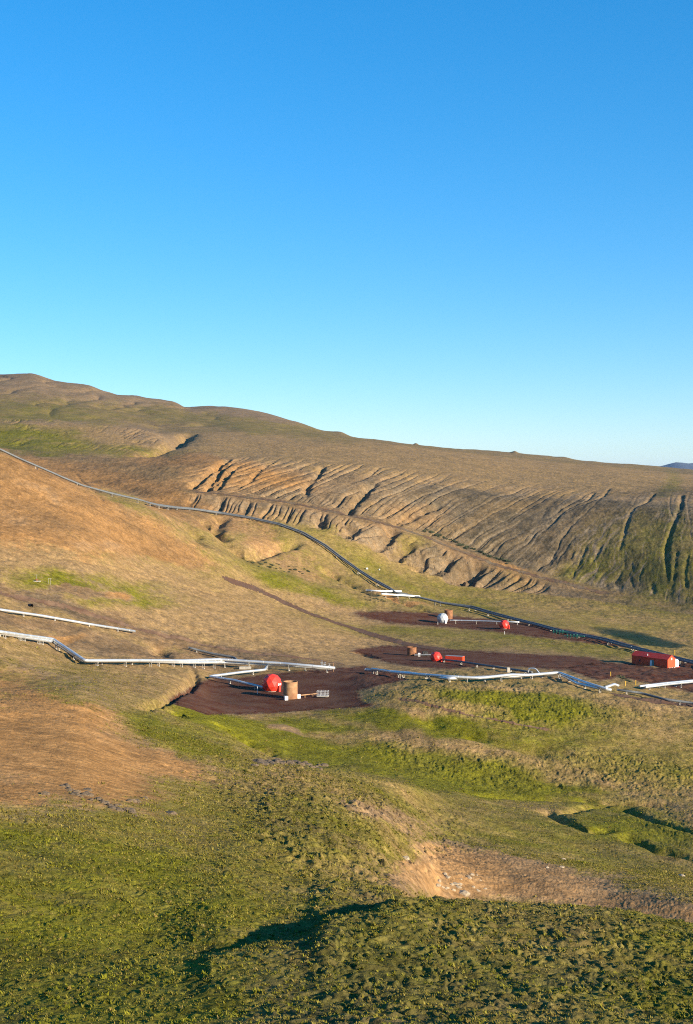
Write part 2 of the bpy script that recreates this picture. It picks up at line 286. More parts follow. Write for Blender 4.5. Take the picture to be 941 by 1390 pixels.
# level the drilling pads
ZZ = Z0 + DZ
def flatten(u0, u1, y0, y1, z, soft=8):
    global ZZ
    x0 = (u0 - UC) / F * (y0 + y1) / 2; x1 = (u1 - UC) / F * (y0 + y1) / 2
    mx = sstep(x0 - soft, x0 + soft, XX) * (1 - sstep(x1 - soft, x1 + soft, XX)); my = sstep(y0 - soft, y0 + soft, YY) * (1 - sstep(y1 - soft, y1 + soft, YY))
    w = mx * my
    ZZ = ZZ * (1 - 0.9 * w) + 0.9 * w * z
flatten(280, 470, 376, 428, -64.9)
VF = VH - F * ZZ / YY

def G(u, v):
    x, y = column_hit(u, v, ZZ)
    return Vector((x, y, gz(x, y)))
def above(u, v, h=0.0, y=None):
    """ground point under something whose middle is seen at (u, v) and stands h above the ground"""
    if y is not None:
        x = (u - UC) / F * y; return Vector((x, y, gz(x, y)))
    p = G(u, v)
    for _ in range(4):
        p = G(u, v + h * F / p.y)
    return p

# ------------------------------------------------------------------ what grows where
N1 = fbm(XX / 30, YY / 38, 4, 81); N2 = fbm(XX / 7, YY / 9, 3, 82)
Uw = UU + 14 * perlin(UU / 60, V0 / 30, 83) + 5 * perlin(UU / 15, V0 / 8, 84); Vw = V0 + 7 * perlin(UU / 50, V0 / 26, 85) + 2.5 * perlin(UU / 12, V0 / 7, 86)
def P(u, v, ru, rv, rot=0, soft=0.6): return blob(u, v, ru, rv, rot, soft, Uw, Vw)
veg = np.full((NR, NC), 0.75); lush = np.full((NR, NC), 0.15); ochre = np.full((NR, NC), 0.35); dark = np.full((NR, NC), 0.2)
def setm(arr, m_, val): arr += (val - arr) * np.clip(m_, 0, 1)
yk = [np.exp(KS[i])[None, :] for i in range(len(SURVEY))]
far = sstep(0, 60, YY - yk[29])                    # hill behind
setm(veg, far, 0.55); setm(lush, far, 0.24); setm(ochre, far, 0.28); setm(dark, far, 0.42)
setm(veg, far * sstep(2250, 2500, YY) * sstep(460, 380, UU), 0.25)
plat = sstep(0, 40, YY - yk[26]) * (1 - far)
setm(veg, plat, 0.62); setm(lush, plat, 0.10); setm(ochre, plat, 0.28); setm(dark, plat, 0.26)
slope = sstep(-10, 10, YY - yk[24]) * (1 - sstep(0, 40, YY - yk[26]))
setm(veg, slope, 0.40); setm(lush, slope, 0.0); setm(dark, slope, 0.35)
setm(ochre, slope, 0.28); setm(dark, slope * (1 - sstep(480, 620, Uw)), .5)
setm(ochre, slope * sstep(480, 620, Uw), 0.05); setm(dark, slope * sstep(520, 660, Uw), 1.0); setm(veg, slope * sstep(520, 640, Uw), 0.45)
bankm = sstep(-8, 2, YY - yk[22]) * (1 - sstep(-2, 6, YY - yk[23]))
setm(veg, bankm, 0.25); setm(ochre, bankm, 0.25); setm(dark, bankm, 0.35); setm(dark, bankm * sstep(500, 560, Uw), 0.6)
terr = sstep(-4, 2, YY - yk[23]) * (1 - sstep(-2, 5, YY - yk[24])) * sstep(250, 275, UU)
setm(veg, terr, 0.30); setm(ochre, terr, 0.45); setm(dark, terr, 0.45)
valley = sstep(0, 20, YY - yk[17]) * (1 - sstep(-6, 4, YY - yk[22]))
setm(veg, valley, 0.9); setm(lush, valley, 0.34); setm(dark, valley, 0.04)
L_ = lambda arr, val, *a: setm(arr, P(*a), val)
# left hills
L_(lush, 0.55, 60, 560, 110, 14, 3); L_(veg, 0.8, 60, 560, 110, 14, 3); L_(dark, .5, 250, 566, 240, 14, 6); L_(lush, .45, 300, 572, 160, 10, 8); L_(veg, .8, 300, 572, 160, 10, 8)
L_(lush, 0.75, 30, 600, 90, 20, 5); L_(veg, 0.7, 30, 600, 90, 20, 5); L_(lush, .6, 160, 613, 90, 8, 3); L_(veg, .8, 160, 613, 90, 8, 3)
L_(veg, .3, 200, 592, 50, 8, 12); L_(veg, .35, 60, 575, 60, 5)
for a in [(40, 655, 110, 24, 22), (80, 690, 170, 30, 14), (180, 735, 120, 18, 14), (20, 720, 70, 30, 10), (260, 640, 90, 20, 8), (330, 640, 90, 14, 10), (120, 645, 130, 18, 8), (60, 740, 120, 14, 10), (250, 690, 60, 18, 25)]:
    L_(veg, 0.08, *a); L_(ochre, .92, *a); L_(dark, 0.46, *a)
L_(veg, .45, 210, 640, 90, 14, 5); L_(ochre, .7, 210, 640, 90, 14, 5)
for a in [(110, 738, 20, 7, 5), (60, 668, 40, 6, 25), (20, 705, 30, 5, 10), (365, 735, 28, 9, 0), (150, 742, 20, 6, 10)]:
    L_(veg, 0.03, *a); L_(ochre, 0.6, *a); L_(dark, 0.0, *a)
L_(veg, .35, 330, 712, 90, 16, 10); L_(ochre, .65, 330, 712, 90, 16, 10); L_(veg, .45, 410, 765, 60, 22, 18); L_(ochre, .6, 410, 765, 60, 22, 18)
# gullied slope: green foot at the right, moss patches
for a in [(880, 750, 90, 55, 0), (920, 790, 60, 40, 0), (800, 775, 50, 20, 0)]:
    L_(veg, 0.85, *a); L_(lush, 0.6, *a); L_(dark, 0.62, *a)
L_(dark, .8, 900, 668, 70, 7); L_(dark, .75, 660, 700, 70, 12, -20); L_(dark, .7, 780, 715, 60, 18, 0); L_(veg, .7, 660, 700, 70, 12, -20)
L_(lush, .6, 912, 705, 14, 60, 0); L_(veg, .3, 880, 680, 60, 10)
L_(ochre, .55, 560, 700, 40, 14); L_(veg, .75, 560, 735, 30, 12); L_(lush, .35, 560, 735, 30, 12)
L_(ochre, .9, 680, 770, 40, 7, 20); L_(dark, .55, 820, 800, 140, 12, 8); L_(veg, .55, 820, 800, 140, 12, 8)
# strip of grass above the pipe
L_(lush, .5, 470, 745, 90, 16, 38); L_(lush, .55, 600, 805, 90, 14, 14); L_(veg, .95, 540, 780, 160, 20, 25); L_(dark, .15, 540, 780, 160, 20, 25)
# middle slopes
for a in [(130, 780, 260, 30, 10), (240, 830, 240, 30, 14), (400, 860, 180, 18, 14), (480, 830, 120, 15, 14)]:
    L_(veg, 0.60, *a); L_(lush, 0.08, *a); L_(dark, 0.02, *a)
L_(lush, .7, 120, 795, 110, 16, 8); L_(lush, .7, 420, 800, 90, 10, 18); L_(lush, .55, 170, 815, 60, 10, 5); L_(lush, .5, 640, 870, 140, 9, 4); L_(lush, .55, 800, 882, 60, 8, 6)
L_(lush, .5, 620, 862, 130, 8, 5); L_(veg, .9, 640, 868, 160, 14, 5)
for a in [(60, 815, 90, 9, 14), (200, 860, 150, 9, 16), (380, 893, 100, 6, 8), (60, 850, 80, 8, 12), (180, 885, 120, 10, 8), (115, 805, 60, 5, 5)]:
    L_(veg, .0, *a); L_(ochre, .45, *a); L_(dark, .58, *a)
L_(veg, .12, 160, 807, 14, 5); L_(ochre, 1, 160, 807, 14, 5); L_(veg, .1, 85, 868, 22, 5); L_(ochre, 1, 85, 868, 22, 5)
L_(veg, .1, 545, 815, 40, 4, 14); L_(ochre, .9, 545, 815, 40, 4, 14)
# foreground left: bare ochre soil
for a in [(40, 1005, 140, 60, 18), (110, 1045, 140, 42, 20), (200, 1085, 140, 24, 18), (250, 1110, 60, 12, 15), (60, 945, 110, 20, 20), (240, 1045, 90, 16, 20), (20, 1080, 70, 18, 10)]:
    L_(veg, .12, *a); L_(ochre, .92, *a); L_(dark, .0, *a)
L_(veg, .5, 60, 920, 120, 20, 15); L_(lush, .4, 60, 930, 120, 30, 15)
L_(lush, .8, 260, 1010, 90, 22, 22); L_(veg, .8, 270, 1005, 90, 22, 22); L_(ochre, .8, 310, 1010, 40, 8, 20)
L_(veg, .2, 395, 1037, 45, 5, 3); L_(dark, .6, 395, 1037, 45, 5, 3)
for a in [(330, 990, 110, 16, 18), (590, 985, 150, 12, 8), (560, 1040, 180, 22, 6), (720, 960, 140, 22, 8), (700, 1072, 180, 12, 3), (420, 985, 70, 10, 5)]:
    L_(lush, 1.0, *a); L_(veg, 1, *a); L_(dark, .18, *a)
for a in [(700, 930, 240, 10, 3), (900, 1000, 120, 30, 8), (600, 955, 120, 8, 10), (520, 945, 70, 15, 0), (860, 1085, 90, 8, 4)]:
    L_(lush, .30, *a); L_(veg, .85, *a); L_(dark, .12, *a)
L_(ochre, .3, 380, 995, 30, 6); L_(veg, .2, 385, 990, 30, 8, 20)
L_(lush, .62, 880, 1040, 130, 30, 8); L_(veg, .95, 880, 1040, 130, 30, 8); L_(lush, .55, 760, 1000, 120, 22, 8); L_(lush, .5, 700, 1120, 160, 22, 10); L_(lush, .5, 560, 1080, 120, 16, 14)
fg = sstep(235, 205, YY)
L_(lush, .62, 150, 1190, 330, 90, 0); L_(veg, .97, 150, 1190, 330, 85, 0); L_(lush, .5, 450, 1120, 200, 60, 10); L_(veg, .85, 450, 1120, 200, 60, 10); L_(dark, .35, 450, 1120, 200, 60, 10)
L_(lush, .55, 800, 1150, 200, 40, 12); L_(veg, .9, 800, 1150, 200, 40, 12); L_(lush, .8, 860, 1120, 90, 25, 15)
L_(veg, .35, 530, 1110, 80, 14, 16); L_(ochre, .4, 530, 1110, 80, 14, 16)
for a in [(690, 1190, 155, 22, 6), (615, 1196, 80, 24, 0), (860, 1228, 120, 13, 14), (760, 1208, 130, 18, 9), (640, 1160, 70, 8, 8)]:
    L_(veg, .0, *a); L_(ochre, .62, *a); L_(dark, .0, *a)
L_(veg, .25, 620, 1150, 60, 10, 8)
kn = sstep(96, 88, YY) * sstep(300, 420, UU)
setm(veg, kn, .93); setm(lush, kn, .62); setm(dark, kn, .55)
left_near = sstep(100, 90, YY) * (1 - kn)
setm(veg, left_near, .96); setm(lush, left_near, .66)
fgv = sstep(260, 200, YY)
lush += fgv * .32 * fbm(XX / 11 + 70, YY / 13, 3, 121) * sstep(.2, .5, lush); dark += fgv * .35 * np.clip(fbm(XX / 8 + 20, YY / 9, 3, 122), 0, 1) * sstep(.3, .6, veg)
veg = np.clip(veg + .22 * N1 + .12 * N2, 0, 1); lush = np.clip(lush + (.30 * N1 + .12 * N2) * (.25 + .75 * sstep(.05, .4, lush)), 0, 1)
ochre = np.clip(ochre + .2 * fbm(XX / 22 + 50, YY / 30, 3, 91), 0, 1); dark = np.clip(dark + .25 * fbm(XX / 25 + 9, YY / 34, 3, 92), 0, 1)
def poly_sdf(poly, U, V, vs=3.0):
    """signed distance in image units, rows stretched to allow for the low view"""
    p = [(a, b * vs) for a, b in poly]; V = V * vs
    d = np.full(U.shape, 1e9); inside = np.zeros(U.shape, bool)
    for i in range(len(p)):
        (ax, ay), (bx, by) = p[i], p[(i + 1) % len(p)]
        dx, dy = bx - ax, by - ay
        t = np.clip(((U - ax) * dx + (V - ay) * dy) / (dx * dx + dy * dy + 1e-9), 0, 1)
        d = np.minimum(d, np.hypot(U - ax - t * dx, V - ay - t * dy))
        cond = ((ay > V) != (by > V)) & (U < (bx - ax) * (V - ay) / ((by - ay) or 1e-9) + ax)
        inside ^= cond
    return np.where(inside, -d, d)
PADS = [
 [(236, 950), (262, 936), (285, 924), (330, 922), (370, 916), (440, 911), (492, 906), (532, 916), (545, 922), (500, 931), (478, 938), (486, 952), (500, 957), (460, 960), (400, 964), (340, 968), (280, 968), (240, 960)],
 [(484, 884), (520, 879), (560, 878), (600, 883), (650, 886), (720, 890), (800, 894), (815, 900), (770, 908), (720, 904), (660, 902), (610, 906), (570, 904), (530, 898)],
 [(486, 833), (540, 832), (590, 834), (640, 841), (700, 846), (760, 855), (820, 868), (860, 878), (800, 871), (730, 863), (660, 854), (590, 848), (530, 844)],
 [(800, 901), (850, 902), (890, 909), (941, 898), (1100, 905), (1100, 930), (941, 938), (890, 927), (868, 922), (842, 916), (815, 922), (790, 914), (770, 906)]]
PADY = [(330, 520), (455, 680), (590, 800), (400, 640)]
cinder = np.zeros((NR, NC))
for poly, (ya, yb) in zip(PADS, PADY):
    r_ = np.nonzero((np.exp(S1) > ya) & (np.exp(S1) < yb))[0]; q_ = slice(r_[0], r_[-1] + 1)
    sdf_ = poly_sdf(poly, UU[q_], VF[q_]); cinder[q_] = np.maximum(cinder[q_], 1 - sstep(-8, 20, sdf_ + 8 * fbm(XX[q_] / 4, YY[q_] / 9, 4, 98)))
    near = 1 - sstep(-2, 16, poly_sdf(poly, UU[q_], VF[q_]) + 9 * fbm(XX[q_] / 5, YY[q_] / 12, 4, 97))
    veg[q_] *= 1 - .8 * near; ochre[q_] *= 1 - .45 * near; dark[q_] += (.45 - dark[q_]) * near
# washed sediment in the gully floors is paler
pale = np.clip(GUL, 0, 1)
veg = veg * (1 - .5 * pale) * (1 - .75 * PALE); dark = dark * (1 - .45 * pale) * (1 - .62 * PALE); ochre = ochre * (1 - .5 * PALE)

# ------------------------------------------------------------------ materials
def rgb(r, g, b): return (r, g, b, 1.0)
def new_mat(name):
    m_ = bpy.data.materials.new(name); m_.use_nodes = True
    nt = m_.node_tree; return m_, nt, nt.nodes['Principled BSDF']
def nd(nt, t, **kw):
    n = nt.nodes.new(t)
    for k, v in kw.items(): setattr(n, k, v)
    return n
def mixc(nt, fac, a, b, blend='MIX'):
    n = nd(nt, 'ShaderNodeMix', data_type='RGBA', blend_type=blend)
    for sock, val in ((n.inputs[0], fac), (n.inputs[6], a), (n.inputs[7], b)):
        if hasattr(val, 'is_linked') or isinstance(val, bpy.types.NodeSocket): nt.links.new(val, sock)
        else: sock.default_value = val
    return n.outputs[2]
def math_(nt, op, a, b=0.0, clamp=False):
    n = nd(nt, 'ShaderNodeMath', operation=op, use_clamp=clamp)
    for i, val in enumerate((a, b)):
        if isinstance(val, bpy.types.NodeSocket): nt.links.new(val, n.inputs[i])
        else: n.inputs[i].default_value = val
    return n.outputs[0]
def noise(nt, scale, detail=4, rough=0.55, vec=None, dist=0.0):
    n = nd(nt, 'ShaderNodeTexNoise'); n.inputs['Scale'].default_value = scale; n.inputs['Detail'].default_value = detail
    n.inputs['Roughness'].default_value = rough; n.inputs['Distortion'].default_value = dist
    if vec is not None: nt.links.new(vec, n.inputs['Vector'])
    return n.outputs['Fac']
def remap(nt, x, a, b, c=0.0, d=1.0):
    n = nd(nt, 'ShaderNodeMapRange', clamp=True); nt.links.new(x, n.inputs[0])
    for i, v in zip((1, 2, 3, 4), (a, b, c, d)): n.inputs[i].default_value = v
    return n.outputs[0]

def ground_material():
    m_, nt, bs = new_mat('ground_cover')
    tc = nd(nt, 'ShaderNodeTexCoord').outputs['Object']
    at = {}
    for a_ in ('veg', 'lush', 'ochre', 'dark', 'cinder'):
        n = nd(nt, 'ShaderNodeAttribute', attribute_name=a_); at[a_] = n.outputs['Fac']
    n_s = noise(nt, 2.2, 5, 0.65, tc); n_m = noise(nt, 0.45, 5, 0.6, tc, 0.4); n_l = noise(nt, 0.07, 4, 0.55, tc)
    o = remap(nt, math_(nt, 'ADD', at['ochre'], math_(nt, 'MULTIPLY', math_(nt, 'SUBTRACT', n_m, .5), .7)), .1, .9)
    bare = mixc(nt, o, rgb(.205, .146, .086), rgb(.36, .178, .058))
    bare = mixc(nt, remap(nt, n_s, .50, .88), bare, mixc(nt, o, rgb(.31, .23, .135), rgb(.43, .25, .10)))
    l = remap(nt, math_(nt, 'ADD', at['lush'], math_(nt, 'MULTIPLY', math_(nt, 'SUBTRACT', n_m, .5), .6)), .10, .78)
    dry = mixc(nt, remap(nt, n_s, .3, .7), rgb(.235, .140, .054), rgb(.355, .222, .096))
    gre = mixc(nt, remap(nt, n_s, .3, .7), rgb(.088, .084, .005), rgb(.205, .180, .012))
    vg = mixc(nt, l, dry, gre)
    v = remap(nt, math_(nt, 'ADD', at['veg'], math_(nt, 'ADD', math_(nt, 'MULTIPLY', math_(nt, 'SUBTRACT', n_m, .5), .8), math_(nt, 'MULTIPLY', math_(nt, 'SUBTRACT', n_s, .5), .8))), .30, .62)
    c = mixc(nt, v, bare, vg)
    dk = math_(nt, 'MULTIPLY', at['dark'], remap(nt, n_l, .3, .7, .5, 1.0))
    heath = mixc(nt, n_s, rgb(.038, .030, .017), rgb(.088, .070, .042))
    c = mixc(nt, remap(nt, dk, .08, .8, 0, .92), c, heath)
    c = mixc(nt, remap(nt, math_(nt, 'ADD', at['cinder'], math_(nt, 'MULTIPLY', math_(nt, 'SUBTRACT', n_m, .5), 1.3)), .30, .80), c, rgb(.085, .030, .016))
    tone = math_(nt, 'MULTIPLY', remap(nt, noise(nt, 1.0, 6, .7, tc), .32, .68, .62, 1.34), remap(nt, noise(nt, .16, 5, .6, tc, .6), .3, .7, .74, 1.24))
    tone = math_(nt, 'MULTIPLY', tone, remap(nt, noise(nt, .33, 6, .72, tc, .3), .3, .7, .68, 1.30))
    c = mixc(nt, 1.0, c, tone, 'MULTIPLY')
    nt.links.new(c, bs.inputs['Base Color']); bs.inputs['Roughness'].default_value = 1.0; bs.inputs['Specular IOR Level'].default_value = 0.08
    bp = nd(nt, 'ShaderNodeBump'); bp.inputs['Strength'].default_value = .55; bp.inputs['Distance'].default_value = .35
    nt.links.new(math_(nt, 'ADD', n_s, math_(nt, 'MULTIPLY', n_m, 1.4)), bp.inputs['Height']); nt.links.new(bp.outputs[0], bs.inputs['Normal'])
    return m_

def gravel_material(name, c1, c2, sc_=1.2):
    m_, nt, bs = new_mat(name)
    tc = nd(nt, 'ShaderNodeTexCoord').outputs['Object']
    n1 = noise(nt, sc_, 6, .7, tc); n2 = noise(nt, .12, 4, .6, tc)
    c = mixc(nt, remap(nt, n1, .3, .7), rgb(*c1), rgb(*c2))
    c = mixc(nt, remap(nt, n2, .36, .62, 0, .8), c, rgb(.115, .058, .033))
    c = mixc(nt, remap(nt, noise(nt, .35, 5, .7, tc, 1.0), .52, .70, 0, .7), c, rgb(.150, .076, .044))
    nt.links.new(c, bs.inputs['Base Color']); bs.inputs['Roughness'].default_value = 1; bs.inputs['Specular IOR Level'].default_value = .1
    bp = nd(nt, 'ShaderNodeBump'); bp.inputs['Strength'].default_value = .6; bp.inputs['Distance'].default_value = .2
    nt.links.new(n1, bp.inputs['Height']); nt.links.new(bp.outputs[0], bs.inputs['Normal'])
    return m_

def paint(name, c1, c2=None, rough=.5, metal=0.0, scale=1.5, amount=(.45, .7), bump=0.0):
    m_, nt, bs = new_mat(name)
    tc = nd(nt, 'ShaderNodeTexCoord').outputs['Object']
    n1 = noise(nt, scale, 5, .65, tc)
    c2 = c2 or tuple(x * .8 for x in c1)
    nt.links.new(mixc(nt, remap(nt, n1, *amount), rgb(*c1), rgb(*c2)), bs.inputs['Base Color'])
    bs.inputs['Roughness'].default_value = rough; bs.inputs['Metallic'].default_value = metal
    if bump:
        bp = nd(nt, 'ShaderNodeBump'); bp.inputs['Strength'].default_value = bump; bp.inputs['Distance'].default_value = .05
        nt.links.new(n1, bp.inputs['Height']); nt.links.new(bp.outputs[0], bs.inputs['Normal'])
    return m_

M = dict(
    ground=ground_material(),
    red_gravel=gravel_material('red_cinder_gravel', (.050, .0135, .005), (.095, .028, .012)),
    road=gravel_material('cinder_road', (.080, .050, .036), (.14, .085, .055)),
    alu=paint('aluminium_cladding', (.60, .60, .58), (.46, .47, .48), .42, .55, .4),
    steel=paint('support_steel', (.30, .30, .30), (.20, .17, .14), .6, .3),
    conc=paint('concrete', (.40, .36, .30), (.28, .25, .20), .9),
    red=paint('red_gloss_paint', (.62, .040, .020), (.46, .030, .018), .45, 0, .9),
    red_wall=paint('red_cladding_paint', (.70, .075, .018), (.60, .062, .016), .5, 0, .4),
    red_roof=paint('red_roof_paint', (.54, .034, .016), (.44, .028, .014), .7, 0, .4),
    white=paint('white_paint', (.80, .80, .78), (.66, .65, .62), .5),
    rust=paint('rusty_steel', (.34, .15, .055), (.16, .060, .025), .8, .1, .7, (.35, .65), .2),
    rust_pale=paint('faded_rusty_steel', (.40, .23, .11), (.24, .10, .038), .75, .1, .35, (.38, .62), .2),
    black=paint('black_steel', (.03, .028, .026), (.05, .04, .03), .8),  # plain near-black steel, also closes the inside of the open tanks
    green=paint('green_valve_paint', (.04, .22, .13), (.03, .15, .09), .5),
    teal=paint('teal_door_paint', (.05, .20, .20), (.04, .16, .16), .5),
    yellow=paint('yellow_paint', (.70, .40, .03), (.55, .30, .02), .5),
    rock=paint('lava_rock', (.075, .050, .028), (.16, .11, .062), .95, 0, 3, (.4, .65), .6),
    pale_rock=paint('pale_stone', (.40, .31, .20), (.26, .19, .12), .95, 0, 3, (.4, .65), .6),
    wool=paint('wool', (.75, .72, .64), (.6, .57, .5), 1),
)
M['shade_grey'] = paint('shade_grey_cladding', (.13, .135, .135), (.09, .095, .095), .7, .05, .4)  # cladding darkened: the pipes' shaded side is put into the colour
M['dull_white'] = paint('dull_silver_paint', (.50, .51, .50), (.36, .37, .37), .5, .2, .8)
M['ledge'] = gravel_material('grassy_ledge', (.105, .078, .048), (.175, .132, .078))
M['trail'] = gravel_material('worn_earth', (.17, .10, .058), (.25, .155, .09))
M['rock_far'] = paint('mountain_rock', (.10, .11, .12), (.16, .15, .14), 1, 0, .002)

# ------------------------------------------------------------------ ground mesh
def tag(o, label=None, cat=None, group=None, kind=None):
    if label: o['label'] = label
    if cat: o['category'] = cat
    if group: o['group'] = group
    if kind: o['kind'] = kind
    return o
def link(name, me, parent=None):
    o = bpy.data.objects.new(name, me); COL.objects.link(o)
    if parent is not None: o.parent = parent
    return o
def mesh_from_arrays(name, co, quads, mat, smooth=True):
    me = bpy.data.meshes.new(name)
    me.vertices.add(len(co)); me.vertices.foreach_set('co', np.ascontiguousarray(co, dtype=np.float32).ravel())
    k = quads.shape[1]
    me.loops.add(quads.size); me.loops.foreach_set('vertex_index', np.ascontiguousarray(quads, dtype=np.int32).ravel())
    me.polygons.add(len(quads)); me.polygons.foreach_set('loop_start', np.arange(0, quads.size, k, dtype=np.int32))
    me.polygons.foreach_set('use_smooth', np.full(len(quads), smooth, dtype=bool))
    me.materials.append(mat); me.update(calc_edges=True); return me
def add_attr(me, name, arr):
    a = me.attributes.new(name, 'FLOAT', 'POINT'); a.data.foreach_set('value', np.ascontiguousarray(arr, dtype=np.float32).ravel())

idx = np.arange(NR * NC).reshape(NR, NC)
quads = np.stack([idx[:-1, :-1], idx[:-1, 1:], idx[1:, 1:], idx[1:, :-1]], axis=-1)
CO = np.stack([XX, YY, ZZ], axis=-1)
me = mesh_from_arrays('ground', CO.reshape(-1, 3), quads.reshape(-1, 4), M['ground'])
for nme, arr in (('veg', veg), ('lush', lush), ('ochre', ochre), ('dark', dark), ('cinder', cinder)): add_attr(me, nme, arr)
tag(link('ground', me), kind='structure')
# the plain beyond and around, out to the horizon
bm = bmesh.new()
bmesh.ops.create_grid(bm, x_segments=8, y_segments=8, size=30000)
me = bpy.data.meshes.new('plain'); bm.to_mesh(me); bm.free(); me.materials.append(M['ground'])
o = link('plain', me); o.location = (0, 0, -125); tag(o, kind='structure')
add_attr(me, 'veg', np.full(len(me.vertices), .8)); add_attr(me, 'lush', np.full(len(me.vertices), .4)); add_attr(me, 'ochre', np.full(len(me.vertices), .4)); add_attr(me, 'dark', np.full(len(me.vertices), .2))

# pads and roads: sheets laid on the same surface
Vc = VF[:-1, :-1]; Uc = UU[:-1, :-1]; Yc = YY[:-1, :-1]; Xc = XX[:-1, :-1]
wob1 = 1.0 * fbm(Xc / 6, Yc / 14, 5, 95, .7)
def sheet(name, mat, mask, lift):
    r, c = np.nonzero(mask)
    q = quads[r, c]; used, inv = np.unique(q, return_inverse=True)
    co = CO.reshape(-1, 3)[used].copy(); co[:, 2] += lift
    me_ = mesh_from_arrays(name, co, inv.reshape(-1, 4), mat)
    return tag(link(name, me_), kind='structure')
def pad(name, mat, poly, y0, y1, wob, lift=.05):
    rr = np.nonzero((np.exp(S1[:-1]) > y0) & (np.exp(S1[:-1]) < y1))[0]; rs_ = slice(rr[0], rr[-1] + 1)
    mk = np.zeros(Vc.shape, bool)
    mk[rs_] = poly_sdf(poly, Uc[rs_], Vc[rs_]) + wob * wob1[rs_] * 2 < 0
    return sheet(name, mat, mk, lift)
def track(name, mat, pts, width, lift=.08, wob=.5):
    w = [column_hit(u, v, ZZ) for u, v in pts]
    ys = [p[1] for p in w]
    rr = np.nonzero((np.exp(S1[:-1]) > min(ys) - width * 2) & (np.exp(S1[:-1]) < max(ys) + width * 2))[0]; rs_ = slice(rr[0], rr[-1] + 1)
    d, t = seg_dist(Xc[rs_], Yc[rs_], w)
    mk = np.zeros(Vc.shape, bool); mk[rs_] = d + wob * wob1[rs_] * 3 < width / 2
    return sheet(name, mat, mk, lift)
for poly, (ya, yb), wb in zip(PADS, PADY, (9, 7, 7, 8)): pad('gravel_pad', M['red_gravel'], poly, ya, yb, wb)
track('dirt_road', M['road'], [(312, 789), (345, 799), (375, 812), (400, 824), (440, 840), (480, 853), (520, 866), (560, 876), (600, 882)], 8)
track('dirt_track', M['trail'], [(-40, 797), (0, 806), (60, 818), (150, 842), (250, 867), (330, 884), (420, 895), (462, 901)], 4.5, lift=.06, wob=.9)
track('dirt_track', M['trail'], [(545, 949), (575, 955), (610, 966), (680, 980), (740, 990)], 1.6, lift=.05, wob=.5)
track('dirt_road', M['road'], [(845, 944), (880, 951), (941, 957), (1050, 970)], 7)
track('dirt_road', M['ledge'], [(268, 668), (330, 675), (400, 684.5), (450, 694), (500, 705), (540, 716), (580, 730), (640, 754), (700, 774), (760, 790), (820, 806)], 7, lift=.12, wob=1.0)

# ------------------------------------------------------------------ helpers for the built things
def empty(name, loc, rz=0.0):
    o = bpy.data.objects.new(name, None); COL.objects.link(o); o.location = loc; o.rotation_euler = (0, 0, rz); o.empty_display_size = .5
    return o
def finish(bm, name, mat, parent=None, smooth=False):
    me_ = bpy.data.meshes.new(name); bm.to_mesh(me_); bm.free()
    for p in me_.polygons: p.use_smooth = smooth
    me_.materials.append(mat); return link(name, me_, parent)
def box(bm, c, s, rz=0.0, bevel=0.0):
    r = bmesh.ops.create_cube(bm, size=1.0, matrix=Matrix.Translation(c) @ Matrix.Rotation(rz, 4, 'Z') @ Matrix.Diagonal((*s, 1)))
    if bevel:
        es = list({e for v in r['verts'] for e in v.link_edges}); bmesh.ops.bevel(bm, geom=es, offset=bevel, segments=2, affect='EDGES')
def tube(bm, pts, r, n=12, caps=True):
    pts = [Vector(p) for p in pts]; rings = []
    up = Vector((0, 0, 1))
    for i, p in enumerate(pts):
        a_ = (pts[i] - pts[i - 1]).normalized() if i > 0 else None
        b_ = (pts[i + 1] - pts[i]).normalized() if i < len(pts) - 1 else None
        t = ((a_ or b_) + (b_ or a_)).normalized(); k = 1.0
        if a_ and b_: k = 1 / max(.5, t.dot(a_))
        ref = up if abs(t.z) < .95 else Vector((1, 0, 0))
        sx = t.cross(ref).normalized(); sy = sx.cross(t).normalized()
        rings.append([bm.verts.new(p + sx * math.cos(2 * math.pi * j / n) * r * k + sy * math.sin(2 * math.pi * j / n) * r) for j in range(n)])
    for A, B_ in zip(rings[:-1], rings[1:]):
        for j in range(n): bm.faces.new((A[j], A[(j + 1) % n], B_[(j + 1) % n], B_[j]))
    if caps:
        bm.faces.new(rings[0][::-1]); bm.faces.new(rings[-1])
def elbows(pts, rad=1.2, n=4):
    pts = [Vector(p) for p in pts]; out = [pts[0]]
    for i in range(1, len(pts) - 1):
        a_, b_, c_ = pts[i - 1], pts[i], pts[i + 1]
        d1 = (a_ - b_); d2 = (c_ - b_); r = min(rad, d1.length * .4, d2.length * .4)
        p, q = b_ + d1.normalized() * r, b_ + d2.normalized() * r
        for k in range(n + 1):
            t = k / n; out.append(p * (1 - t) ** 2 + b_ * 2 * t * (1 - t) + q * t * t)
    out.append(pts[-1]); return out

